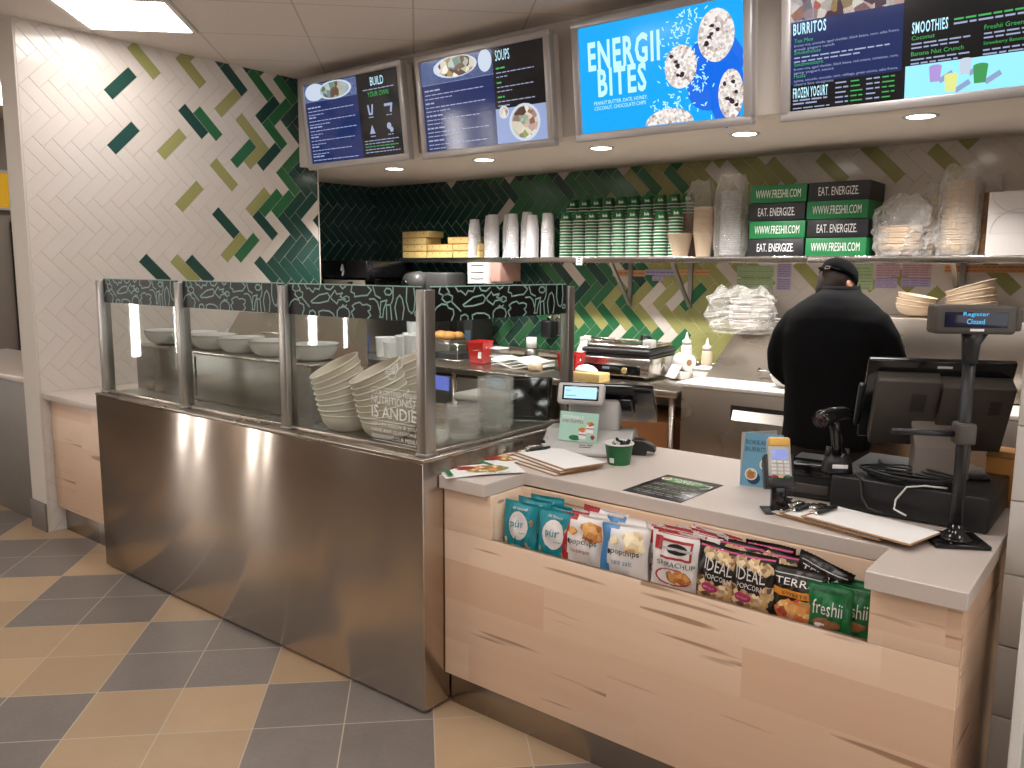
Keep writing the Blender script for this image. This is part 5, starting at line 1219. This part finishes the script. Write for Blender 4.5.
for a, b, c, d, col, lb, rw in ((-.95, -.71, 1.505, 1.545, OR, 'orange strip of notes under the shelf, left', 1), (-.71, -.5, 1.515, 1.55, PU, 'purple strip of notes under the shelf', 1), (-.5, -.27, 1.52, 1.55, OR, 'orange strip of notes left of the green list', 1), (-.66, -.58, 1.48, 1.51, PU, 'tiny purple note below the strips', 2),
    (-.1, .12, 1.51, 1.575, GR, 'upper green list on the tiles left of the person', 5), (-.1, .12, 1.435, 1.5, GR, 'lower green list on the tiles left of the person', 5), (.14, .22, 1.51, 1.59, PU, 'upper purple note left of the person', 6), (.14, .22, 1.44, 1.505, PU, 'lower purple note left of the person', 5),
    (.56, .66, 1.45, 1.59, GR, 'green list on the tiles right of the cap', 8), (.67, .79, 1.52, 1.585, PK, 'upper pink note right of the person', 5), (.67, .78, 1.46, 1.515, PU, 'lower purple note right of the person', 5), (.8, .94, 1.525, 1.585, PK, 'upper pink note above the bowls', 5), (.8, .94, 1.47, 1.52, PU, 'lower violet note above the bowls', 4), (1.0, 1.35, 1.545, 1.58, OR, 'long orange strip at the right under the shelf', 2)):
    note(nx(a), nx(b), nz(c), nz(d), col, lb, rw)

# ================================================================ worktop along the back wall
WT = .865
t = thing('steel_worktop', 'steel work table along the back wall carrying the press grill', 'work table', (-1.97, 2.72, 0))
MB().rbox(-1.72, 1.735, -.45, .5, .825, .864, .004).rbox(-1.72, 1.735, .5, .54, .825, .93, .004).build('table_top', 'steel', t)
for x in (-1.68, 0, 1.69):
    for y in (-.41, .46): MB().cyl((x, y, 0), (x, y, .826), .02).build('leg', 'steel', t)
t = thing('carton_box', 'brown carton under the work table by the prep counter', 'carton', (-.55, 2.72, .0))
MB().rbox(-.28, .25, -.35, .2, .0005, .66, .004).build('box_body', 'carton', t)
t = thing('carton_box', 'small open brown carton on the floor left of the tall one', 'carton', (-1.02, 2.62, .0))
MB().rbox(-.18, .17, -.2, .2, .0005, .5, .004).add([(-.18, -.2, .5), (.17, -.2, .5), (.16, -.3, .58), (-.17, -.3, .58)], [(0, 1, 2, 3)]).build('box_body', 'carton', t)
t = thing('warming_drawer', 'steel appliance with a blue lit panel standing behind the clear tubs', 'appliance', (-2.0, 2.4, .0))
MB().rbox(-.6, .42, -.08, .6, .002, .8, .006).build('case', 'steel_dark', t)
MB().rect(-.42, -.03, .69, .79, -.0845).build('lit_panel', em('lit violet blue panel', '6f79d0', .8), t)
MB().disc(-.33, .725, .03, .03, -.086).build('lit_button', em('lit blue button', '2a2fe0', 1.0), t)
# panini press
t = thing('panini_press', 'steel double panini press grill with black platen on the work table', 'panini press', (-.815, 2.72, WT+.0005), R(4))
MB().rbox(-.24, .24, -.2, .22, .02, .135, .006).build('grill_base', 'chrome', t)
MB().rbox(-.225, .18, -.206, -.199, .03, .088, .003).build('control_panel', 'black_gloss', t)
MB().cyl((.08, -.207, .058), (.08, -.222, .058), .02, n=20).build('knob', 'chrome', t)
MB().rbox(-.08, -.03, -.2085, -.205, .06, .075, .001).build('display', em('dim grill display', '8aa0b8', .5), t)
MB().disc(-.17, .06, .01, .01, -.2075).build('lamp', em('red pilot lamp', 'c0392b', .8), t)
MB().rbox(-.235, .235, -.19, .2, .137, .155, .006).rbox(-.24, .24, -.2, .2, .158, .19, .012).build('platen', 'black_plastic', t)
MB().rbox(-.22, .22, -.17, .19, .19, .215, .01).rbox(-.2, -.05, -.12, .0, .215, .232, .004).build('upper_cover', 'chrome', t)
MB().tube([(-.2, .1, .21), (-.2, -.14, .245), (.12, -.14, .245), (.12, .1, .21)], .008).build('handle', 'chrome', t)
MB().tube([(.1, -.02, .225), (.11, -.05, .265), (.15, -.05, .27), (.17, .0, .23)], .01).build('cable_loop', 'black_plastic', t)
MB().rbox(.17, .23, -.16, -.08, .2, .25, .006).build('hinge_block', 'silver_plastic', t)
q = MB()
q.strip([(-.03, .05), (.01, .09), (.05, .06), (.09, .1)], .008, 0, 0, TM((.241, -.0, 0), rz=R(90))); q.strip([(-.08, .08), (-.04, .1)], .006, 0, 0, TM((.241, 0, 0), rz=R(90)))
q.build('side_strokes', 'white_plastic', t)  # pale zigzag strokes on the right side of the press
for x in (-.21, .21):
    for y in (-.17, .19): MB().cyl((x, y, 0), (x, y, .021), .015).build('foot', 'black_plastic', t)
def bucket(lb, loc, s=1.0):
    t = thing('red_bucket', lb, 'bucket', loc, R(8), 'red sanitiser buckets')
    MB().lathe([(.062*s, 0), (.066*s, .004), (.086*s, .135*s), (.09*s, .137*s), (.09*s, .145*s), (.084*s, .145*s), (.064*s, .008), (.001, .008)], 4, 0, Matrix.Rotation(R(45), 4, 'Z'), 1, False).build('pail', 'red', t)
    q = MB(); q.rect(.02*s, .045*s, .03*s, .11*s, -.0625*s, 0, TM(rx=R(-6))); q.build('pail_print', 'white_ink', t)
    MB().tube([(-.064*s, 0, .135*s), (-.066*s, -.03, .1*s), (0, -.075*s, .085*s), (.066*s, -.03, .1*s), (.064*s, 0, .135*s)], .002).build('wire_handle', 'chrome', t)
bucket('red square bucket on the work table seen through the end glass', (-2.0, 2.62, WT+.0005), 1.12)
bucket('red square bucket behind the end glass post, beside the yellow carton', (-1.02, 2.36, WT+.0005), 1.1)
t = thing('napkin_box', 'yellow open carton of white gloves in front of the panini press', 'carton', (-.98, 2.38, WT+.0005), R(-4))
t.location = (-.87, 2.33, WT+.0005)
MB().rbox(-.1, .12, -.05, .06, 0, .055, .003).build('box_body', 'yellow', t)
tag(MB().lathe([(.085, 0), (.08, .02), (.05, .04), (.001, .052)], 16, 0, TM((-.02, .005, .05)), .6).build('white_gloves', 'paper', t), kind='stuff')
def spray(lb, loc, col, s=1.0):
    t = thing('spray_bottle', lb, 'spray bottle', loc, random.uniform(0, 6))
    MB().lathe([(.034*s, 0), (.036*s, .01), (.036*s, .1*s), (.028*s, .13*s), (.013*s, .16*s), (.013*s, .175*s), (.001, .175*s)], 18).build('bottle_body', col, t)
    MB().rbox(-.012, .04, -.01, .01, .176*s, .205*s, .004).tube([(.025, 0, .18*s), (.032, 0, .15*s)], .005).build('trigger_head', 'white_plastic', t)
spray('clear spray bottle left of the panini press', (-1.19, 2.78, WT+.0005), 'cupclear', 1.15)
spray('white spray bottle behind the red bucket', (-1.3, 2.9, WT+.0005), 'white_plastic', 1.05)
t = thing('sanitizer_tub', 'blue topped tub between the spray bottles and the press', 'tub', (-1.12, 2.66, WT+.0005))
MB().lathe([(.04, 0), (.042, .05), (.04, .06)], 18).build('tub_body', 'white_plastic', t); MB().lathe([(.044, .06), (.044, .08), (.001, .082)], 18).build('tub_lid', 'blue', t)
# wrapped paper, roll, clear containers
t = thing('paper_bundle', 'loose bundle of white wrapping paper on the work table', 'paper', (-1.6, 2.6, WT+.0005), R(-3))
q = MB()
for k in range(4):
    n = 10; vs = [(-.2+.4*i/n, -.1+.22*j, .012+.013*k+.012*math.sin(i*.9+k)+.01*j*(k % 2)+.004) for j in (0, 1) for i in range(n+1)]
    q.add(vs, [(i, i+1, n+2+i, n+1+i) for i in range(n)], 0, None, True)
ob = q.build('paper_sheet', 'paper', t); sm = ob.modifiers.new('t', 'SOLIDIFY'); sm.thickness = .006
MB().tube([(.16, -.1, .03), (.24, -.08, .035)], .03, 14).build('rolled_end', 'kraft', t)
t = thing('paper_roll', 'white paper roll standing on a dark stand on the work table', 'paper roll', (-1.78, 2.95, WT+.0005))
MB().lathe([(.05, 0), (.05, .09), (.03, .1), (.001, .1)], 18).build('stand_base', 'steel_dark', t); MB().lathe([(.015, .101), (.038, .101), (.038, .18), (.015, .18)], 20).build('roll', 'paper', t)
t = thing('paper_roll', 'label printer with a fat white paper roll by the prep counter', 'paper roll', (-.47, 2.82, WT+.0005), R(-24))
MB().rbox(-.06, .06, -.07, .07, 0, .05, .008).build('printer_body', 'white_plastic', t)
MB().cyl((-.05, 0, .105), (.05, 0, .105), .055, n=28).build('roll', 'paper', t); MB().cyl((-.052, 0, .105), (.052, 0, .105), .02, n=16).build('roll_core', 'card', t)
MB().add([(-.05, -.055, .09), (.05, -.055, .09), (.05, -.085, .045), (-.05, -.085, .045), (.05, -.11, .012), (-.05, -.11, .012)], [(0, 1, 2, 3), (3, 2, 4, 5)]).build('paper_tail', 'paper', t)
cn = None
for i, (x, y, z, lb) in enumerate(((-1.92, 2.72, 0, 'lower clear square container right of the red bucket'), (-1.92, 2.72, .056, 'upper clear square container right of the red bucket'), (-1.79, 2.66, 0, 'clear square container beside the wrapping paper'))):
    t = thing('clear_container', lb, 'container', (x, y, WT+.0005+z), 0, 'clear containers on the work table')
    MB().rbox(-.06, .06, -.06, .06, .001, .05, .012).build('box_body', 'clear', t); MB().rbox(-.064, .064, -.064, .064, .048, .055, .003).build('lid', 'cupclear', t)
t = thing('wire_rack', 'low black wire rack left of the red bucket', 'rack', (-2.28, 2.65, WT+.0005))
q = MB()
for z in (.01, .13):
    q.tube([(-.15, -.12, z), (.14, -.12, z), (.14, .12, z), (-.15, .12, z)], .004, 6, 0, None, True)
for x in (-.15, .14):
    for y in (-.12, .12): q.cyl((x, y, .0), (x, y, .13), .004)
q.build('rack_wire', 'chrome', t); MB().rbox(-.13, .12, -.1, .1, .012, .06, .006).build('dark_tray', 'black_plastic', t)
t = thing('bread_basket', 'tray of golden rolls on the work table behind the corner post', 'tray', (-2.5, 2.78, WT+.0005))
MB().rbox(-.14, .14, -.1, .1, 0, .14, .006).build('tray_stand', 'steel_dark', t)
q = MB()
for k in range(6): q.lathe([(.001, 0), (.05, .005), (.055, .025), (.035, .05), (.001, .056)], 12, 0, TM((-.09+.09*(k % 3), -.05+.1*(k//3), .141)))
tag(q.build('bread_rolls', pm('golden crust', 'b5813f', .6, var=.2), t), kind='stuff')
# tap and wall plate
t = thing('wall_dispenser', 'dark soap dispenser with a steel plate on the green tiles', 'dispenser', (-1.82, BY-.005, 1.06))
MB().rbox(-.03, .075, -.012, 0, -.02, .14, .003).build('steel_plate', 'chrome', t); MB().rbox(-.05, .05, -.1, -.012, -.04, .1, .015).build('dispenser_body', 'black_plastic', t); MB().tube([(.0, -.06, .09), (.02, -.08, .13), (.05, -.1, .12)], .012).build('spout', 'chrome', t)
# dark machines at the far left under the shelf
t = thing('coffee_brewer', 'black drink machine with a white leaf mark in the dark corner', 'drink machine', (-3.4, 2.75, WT+.0005))
MB().rbox(-.24, .24, -.2, .3, 0, .5, .01).build('machine_body', 'steel_dark', t); MB().rbox(-.33, .29, -.22, .3, .6, .74, .01).rbox(-.26, .26, -.1, .3, .5, .6, .004).build('machine_top', 'black_gloss', t)
MB().rbox(-.25, .25, -.215, -.2, .5, .585, .003).build('brand_panel', pm('grey beige panel', '8d8478', .5), t)
q = MB(); q.strip([(.0, .625), (.012, .66), (.0, .7), (-.014, .665)], .02, -.2225, 0); q.strip([(.06, .56), (.11, .565), (.07, .52)], .014, -.2165, 1); q.build('marks', ['white_ink', 'black_ink'], t)
t = thing('blender_base', 'dark grey rounded blender motor under the yellow cartons', 'blender', (-2.78, 2.9, WT+.0005))
MB().rbox(-.13, .13, -.12, .16, 0, .48, .02).build('motor_stand', 'black_plastic', t)
MB().tube([(-.13, -.1, .57), (-.02, -.1, .575), (.05, -.08, .57)], [.075, .085, .07], 20).rbox(.0, .28, -.1, .14, .48, .65, .02).build('motor_head', pm('grey machine plastic', '4a4948', .4), t)
MB().cyl((-.09, -.15, .56), (-.09, -.2, .56), .03, n=16).build('knob', 'black_gloss', t)
MB().rbox(-.08, .06, -.1, .1, .481, .5, .004).build('collar', 'steel_dark', t)
t = thing('microwave_oven', 'small dark countertop oven with a dim display behind the corner post', 'microwave', (-2.5, 3.02, WT+.0005))
MB().rbox(-.12, .12, -.06, .2, .008, .3, .01).build('oven_case', 'black_plastic', t)
MB().rbox(-.11, .04, -.068, -.06, .03, .28, .004).build('oven_door', 'black_gloss', t); MB().rbox(.05, .11, -.066, -.06, .12, .2, .003).build('oven_panel', em('dim oven display', '5f7f95', .4), t)
for x in (-.09, .09): MB().cyl((x, .1, 0), (x, .1, .01), .015).build('foot', 'dark_plastic', t)
t = thing('drawer_organizer', 'small white drawer unit fixed under the shelf left of the green tiles', 'drawer unit', (-2.27, 2.97, WT+.0065))
MB().rbox(-.11, .1, -.06, .25, .56, .7205, .004).build('unit_case', 'white_plastic', t)
for k in range(3): MB().rbox(-.09, .08, -.064, -.058, .565+k*.05, .61+k*.05, .003).rbox(-.07, .06, -.067, -.063, .595+k*.05, .603+k*.05, .001, 1).build('drawer', ['paper', 'black_ink'], t)
t = thing('carton_box', 'pinkish small carton fixed under the shelf beside the white drawer unit', 'carton', (-2.1, 2.97, WT+.0065))
MB().rbox(-.055, .04, -.05, .2, .58, .7205, .003).build('box_body', pm('pale red carton', 'b08a80', .6), t)
t = thing('cold_drink_bottle', 'blue bottle standing left of the clear tumblers', 'bottle', (-3.08, 2.45, WT+.0005))
MB().lathe([(.045, 0), (.047, .02), (.047, .16), (.02, .2), (.02, .23), (.001, .232)], 18).build('bottle_body', 'blue', t)
tb = None
for i, (x, y, z, s) in enumerate(((-2.84, 2.48, 0, 1), (-2.62, 2.5, 0, 1.15), (-2.5, 2.48, 0, 1.25), (-2.53, 2.5, .19, .9), (-2.68, 2.64, 0, 1.2), (-2.73, 2.44, 0, .8))):
    if tb is None: tb = MB().lathe([(.075, 0), (.077, .006), (.085, .14), (.087, .145), (.087, .152), (.08, .152), (.07, .01), (.001, .01)], 22).build('plastic_tumbler', 'tubgrey'); b = tb
    else: b = tb.copy(); COL.objects.link(b)
    b.location = (x, y, WT+.0005+z); b.scale = (s, s, s)
    tag(b, ['leftmost frosted tub on the work table', 'middle frosted tub on the work table', 'wide frosted tub under the stacked one', 'small frosted tub stacked on the wide one', 'frosted tub at the right of the wide one', 'smallest frosted tub in front'][i], 'tub', 'frosted tubs on the work table')
# ================================================================ prep counter on the right
t = thing('prep_counter', 'steel sandwich prep counter with white cutting board and sloped lids', 'prep counter', (.7, 2.7, 0))
MB().rbox(-.92, 1.5, -.4, .55, .06, .895, .005).build('cabinet', 'steel', t)
MB().rbox(-.95, 1.5, -.42, -.1, .896, .92, .006).build('cutting_board', 'white_plastic', t)
for x0 in (-.62, .16): MB().box(x0, x0+.36, -.404, -.398, .735, .82).build('handle_recess', 'black_plastic', t)
for x0 in (-.605, .175): MB().add([(x0, -.405, .795), (x0+.345, -.405, .795), (x0+.345, -.425, .742), (x0, -.425, .742), (x0, -.4, .735), (x0+.345, -.4, .735)], [(0, 1, 2, 3), (3, 2, 5, 4)]).build('door_handle', 'chrome', t)
def hood(x0, x1, zt, name):
    m = MB(); a = [(x0, -.1, .9), (x1, -.1, .9), (x1, .5, .9), (x0, .5, .9), (x0, .33, zt), (x1, .33, zt), (x1, .5, zt), (x0, .5, zt)]
    m.add(a, [(0, 1, 5, 4), (4, 5, 6, 7), (1, 2, 6, 5), (3, 0, 4, 7), (2, 3, 7, 6), (0, 3, 2, 1)])
    ob = m.build(name, 'steel', t); return ob
h1 = hood(-.93, -.17, 1.155, 'sloped_lid'); MB().tube([(-.62, -.02, .985), (-.62, -.05, .975), (-.45, -.05, .975), (-.45, -.02, .985)], .007).build('lid_handle', 'chrome', h1)
MB().rbox(-.16, 1.45, .08, .5, .9, 1.305, .006).build('raised_back', 'steel', t)
t = film_bag('plastic_bag', 'crinkled clear bag full of bowls on the sloped lid left of the person', (.02-.22, 3.07, 1.156), .46, .3, .29, .35, .1, 21)
for k in range(4): bowl_mesh(.13, .06, .08).build('bagged_bowl', 'paper', t, (.05, 0, .02+k*.045))
pl = None
for k in range(6):
    if pl is None: pl = MB().lathe([(.06, 0), (.066, .002), (.11, .014), (.112, .018), (.06, .006), (.001, .006)], 26).build('plate', 'ceramic'); b = pl
    else: b = pl.copy(); COL.objects.link(b)
    b.location = (.13, 3.06, 1.156+k*.017); tag(b, ('topmost' if k == 5 else 'lower')+' white plate of the pile beside the clear bag', 'plate', 'white plates on the prep counter')
sb = bowl_mesh(.1, .065, .05).build('salad_bowl', 'ceramic', None, (.33, 2.48, .9205)); tag(sb, 'pale bowl on the white cutting board by the person', 'bowl')
for i, (x, lb) in enumerate(((-.545, 'clear squeeze bottle with white nozzle by the label printer'), (-.4, 'pinkish squeeze bottle beside the sloped lid'))):
    t = thing('squeeze_bottle', lb, 'bottle', (x, 3.0, WT+.0005), 0, 'squeeze bottles by the prep counter')
    MB().lathe([(.032, 0), (.034, .01), (.034, .19-.03*i), (.028, .2-.03*i)], 18).build('bottle_body', ['cupclear', 'kraft'][i], t)
    MB().lathe([(.03, .2-.03*i), (.03, .225-.03*i), (.012, .24-.03*i), (.004, .28-.03*i), (.001, .28-.03*i)], 16).build('nozzle_cap', 'white_plastic', t)
t = thing('white_tray', 'white tub between the squeeze bottles and the lid', 'tub', (-.42, 2.86, WT+.0005))
t.location = (-.33, 2.84, WT+.0005)
MB().rbox(-.06, .05, -.06, .06, 0, .07, .006).build('tub_body', 'white_plastic', t); MB().rbox(-.065, .055, -.065, .065, .07, .082, .003).build('tub_rim', 'paper', t)
bk = None
for i, (x, y, z, rx, ry, s, lb) in enumerate(((.82, 2.95, 1.3055, 0, R(6), .88, 'tan bowl on the right prep lid, lowest of the left pile'), (.82, 2.95, 1.33, 0, R(8), .88, 'tan bowl stacked second in the left pile on the right lid'), (.825, 2.95, 1.355, 0, R(10), .88, 'tan bowl at the top of the left pile on the right lid'), (1.1, 2.98, 1.3055, 0, R(-8), 1.08, 'large tan bowl on the right lid, lowest of the tilted pile'), (1.1, 2.98, 1.335, 0, R(-10), 1.08, 'large tan bowl second in the tilted pile on the right lid'), (1.1, 2.98, 1.365, 0, R(-14), 1.08, 'large tan bowl third in the tilted pile behind the pole display'), (1.1, 2.98, 1.395, 0, R(-18), 1.08, 'topmost large tan bowl tilted behind the pole display'))):
    if bk is None: bk = bowl_mesh(.11, .062, .06).build('fibre_bowl', 'kraft'); b = bk
    else: b = bk.copy(); COL.objects.link(b)
    b.location = (x, y, z+abs(ry)*.05); b.rotation_euler = (rx, ry, 0); b.scale = (s, s, s); tag(b, lb, 'bowl', 'bowls on the right prep lid')

# ================================================================ the person
PX, PY = .7, 1.97
def ring(cx, cy, cz, rx, ry, n=24, tilt=0.0):
    return [(cx+rx*math.cos(2*math.pi*i/n), cy+ry*math.sin(2*math.pi*i/n)*math.cos(tilt), cz+ry*math.sin(2*math.pi*i/n)*math.sin(tilt)) for i in range(n)]
def loft(rings, mb, mi=0):
    n = len(rings[0]); vs = [v for r in rings for v in r]
    fs = [(j*n+i, j*n+(i+1) % n, (j+1)*n+(i+1) % n, (j+1)*n+i) for j in range(len(rings)-1) for i in range(n)]
    fs += [tuple(range(n))[::-1], tuple(range((len(rings)-1)*n, len(rings)*n))]
    mb.add(vs, fs, mi, None, True)
def remesh(o, vox, sm=4):
    r = o.modifiers.new('join', 'REMESH'); r.mode = 'VOXEL'; r.voxel_size = vox; r.use_smooth_shade = True
    s_ = o.modifiers.new('smooth', 'SMOOTH'); s_.factor = .5; s_.iterations = sm
def skin_chain(nodes, edges, name, mat, parent, root=0):
    me = bpy.data.meshes.new(name); me.from_pydata([n[:3] for n in nodes], edges, [])
    o = bpy.data.objects.new(name, me); COL.objects.link(o); o.parent = parent
    m = o.modifiers.new('skin', 'SKIN'); m.use_smooth_shade = True
    for v, n in zip(me.skin_vertices[0].data, nodes): v.radius = (n[3], n[3])
    me.skin_vertices[0].data[root].use_root = True
    o.modifiers.new('sub', 'SUBSURF').levels = 2; o.modifiers['sub'].render_levels = 2
    me.materials.append(M[mat]); return o
P = thing('person', 'person in a black zip jacket and cap seen from behind, working at the prep counter', 'person', (PX, PY, 0), R(4))
# body: head, neck, arms and hands as one skin, facing +y and bowed a little forward and to the right
bn = [(0, .0, .92, .13), (0, .02, 1.15, .12), (0, .06, 1.32, .09), (-.015, .1, 1.42, .05), (-.03, .14, 1.46, .055),
      (-.15, .05, 1.29, .045), (-.225, .05, 1.1, .038), (-.17, .28, 1.02, .032), (-.13, .36, 1.0, .03),
      (.15, .05, 1.29, .045), (.225, .06, 1.1, .038), (.17, .28, 1.02, .032), (.13, .36, 1.0, .03),
      (-.09, .02, .86, .1), (-.1, .02, .5, .06), (-.1, .0, .1, .045), (.09, .02, .86, .1), (.1, .02, .5, .06), (.1, .0, .1, .045)]
be = [(0, 1), (1, 2), (2, 3), (3, 4), (2, 5), (5, 6), (6, 7), (7, 8), (2, 9), (9, 10), (10, 11), (11, 12), (0, 13), (13, 14), (14, 15), (0, 16), (16, 17), (17, 18)]
for s_, wi in ((-1, 8), (1, 12)):
    wx, wy, wz = bn[wi][:3]
    for f in range(4):
        k = len(bn); x = wx-s_*.012+s_*(.026-.017*f)
        bn += [(x, wy+.05, wz-.004, .012), (x-s_*.003, wy+.085+(.008 if f in (1, 2) else 0), wz-.014, .009), (x-s_*.006, wy+.11+(.01 if f in (1, 2) else 0), wz-.034, .008)]
        be += [(wi, k), (k, k+1), (k+1, k+2)]
    k = len(bn); bn += [(wx-s_*.035, wy+.03, wz-.008, .012), (wx-s_*.055, wy+.06, wz-.02, .009)]; be += [(wi, k), (k, k+1)]
body = skin_chain(bn, be, 'body', 'skin', P)
HX, HY, HZ = -.04, .175, 1.485
q = MB(); rs = []
for z, rx, ry, dy in ((-.105, .03, .03, .03), (-.095, .05, .055, .025), (-.06, .064, .08, .012), (-.02, .072, .092, .004), (.03, .077, .098, 0), (.07, .072, .09, -.004), (.095, .055, .068, -.008), (.108, .025, .03, -.01)): rs.append(ring(0, dy, z, rx, ry, 20))
loft(rs, q)
q.tube([(0, .088, .02), (0, .112, -.02), (0, .1, -.03)], [.008, .014, .01], 8)      # nose
for sx in (-1, 1):
    q.lathe([(.001, -.006), (.022, -.004), (.026, .002), (.02, .006), (.001, .004)], 14, 0, TM((sx*.077, -.005, -.005), ry=R(80*sx)), 1.0)
    q.disc(sx*.03, .012, .014, .006, .0925)
q.rect(-.022, .022, -.052, -.047, .092)
HT = TM((HX, HY, HZ), rx=R(-28), rz=R(-22))
hd = MB(); hd.v = q.v; hd.f = q.f; hd.m = q.m; hd.s = q.s
hd.v = [tuple(HT @ Vector(v)) for v in hd.v]
hd.build('head', 'skin', P)
hr = MB(); rs = []
for z, rx, ry, dy in ((-.085, .05, .05, -.028), (-.06, .066, .07, -.018), (-.02, .0755, .085, -.012), (.03, .08, .09, -.01), (.05, .078, .088, -.01)): rs.append(ring(0, dy, z, rx, ry, 24))
loft(rs, hr); hr.v = [tuple(HT @ Vector(v)) for v in hr.v]; hr.build('hair', 'hair', P)
cp = MB(); rs = []
for z, rx, ry, dy in ((.025, .083, .104, 0), (.05, .0835, .104, 0), (.085, .074, .094, -.002), (.11, .05, .064, -.004), (.122, .015, .02, -.005)): rs.append(ring(0, dy, z, rx, ry, 28))
loft(rs, cp)
cp.add([(.085*math.cos(a/10*math.pi)*(1 if j == 0 else 1.0), .05+(.05 if j == 0 else .13)*math.sin(a/10*math.pi), .03-(.02 if j else 0)) for j in (0, 1) for a in range(11)], [(a, a+1, 12+a, 11+a) for a in range(10)])
cp.tube([(-.04, -.1055, .03), (-.015, -.1065, .028), (.03, -.1055, .03), (.06, -.08, .03)], .007, 6)
cp.v = [tuple(HT @ Vector(v)) for v in cp.v]; cap = cp.build('cap', pm('black cap cloth', '09090a', .95, spec=.1), P)
bk_ = MB().strip([(.0, .022), (.024, .022), (.024, .036), (.0, .036)], .0045, -.1145, 0, None, True); bk_.v = [tuple(HT @ Vector(v)) for v in bk_.v]; bk_.build('cap_buckle', 'chrome', cap)
# jacket: torso and sleeves joined, hem at the hips, raised collar
jk = MB(); rs = []
for z, rx, ry, dy in ((.735, .2, .145, -.005), (.76, .202, .15, -.005), (.9, .2, .15, 0), (1.03, .205, .15, .0), (1.15, .222, .155, .005), (1.26, .236, .155, .015), (1.33, .222, .148, .03), (1.385, .19, .13, .05), (1.425, .14, .112, .068), (1.45, .1, .095, .082), (1.462, .08, .084, .1), (1.476, .08, .084, .108)): rs.append(ring(0, dy, z, rx, ry, 28))
loft(rs, jk)
for sx in (-1, 1):
    jk.tube([(sx*.12, .04, 1.335), (sx*.17, .038, 1.305), (sx*.212, .035, 1.24), (sx*.238, .045, 1.16), (sx*.24, .065, 1.09), (sx*.22, .14, 1.045), (sx*.2, .25, 1.015), (sx*.16, .33, 1.005)], [.07, .078, .077, .074, .072, .068, .06, .052], 16)
ob = jk.build('jacket', 'jacket', P); remesh(ob, .014, 5)
tx = bpy.data.textures.new('cloth folds', 'CLOUDS'); tx.noise_scale = .13
dm = ob.modifiers.new('folds', 'DISPLACE'); dm.texture = tx; dm.strength = .008; dm.mid_level = .5
cm = MB(); rs = [ring(0, .095, 1.442, .083, .086, 28), ring(0, .108, 1.478, .086, .089, 28)]
n = 28; cm.add(rs[0]+rs[1], [(i, (i+1) % n, n+(i+1) % n, n+i) for i in range(n)], 0, None, True); c_ = cm.build('collar', 'jacket', ob); c_.modifiers.new('t', 'SOLIDIFY').thickness = .008
tr = MB(); loft([ring(0, 0, z, rx, ry, 24) for z, rx, ry in ((.72, .185, .13), (.8, .19, .14), (.95, .185, .135))], tr)
for sx in (-1, 1): tr.tube([(sx*.095, 0, .82), (sx*.1, .0, .6), (sx*.105, .0, .45), (sx*.105, -.01, .2), (sx*.105, -.005, .05)], [.1, .088, .075, .065, .068], 16)
ob = tr.build('trousers', 'trouser', P); remesh(ob, .016, 4)
for sx in (-1, 1): MB().tube([(sx*.105, -.06, .045), (sx*.105, .0, .05), (sx*.11, .1, .04), (sx*.115, .17, .032)], [.04, .048, .044, .028], 14).build('shoe', 'shoe', P)
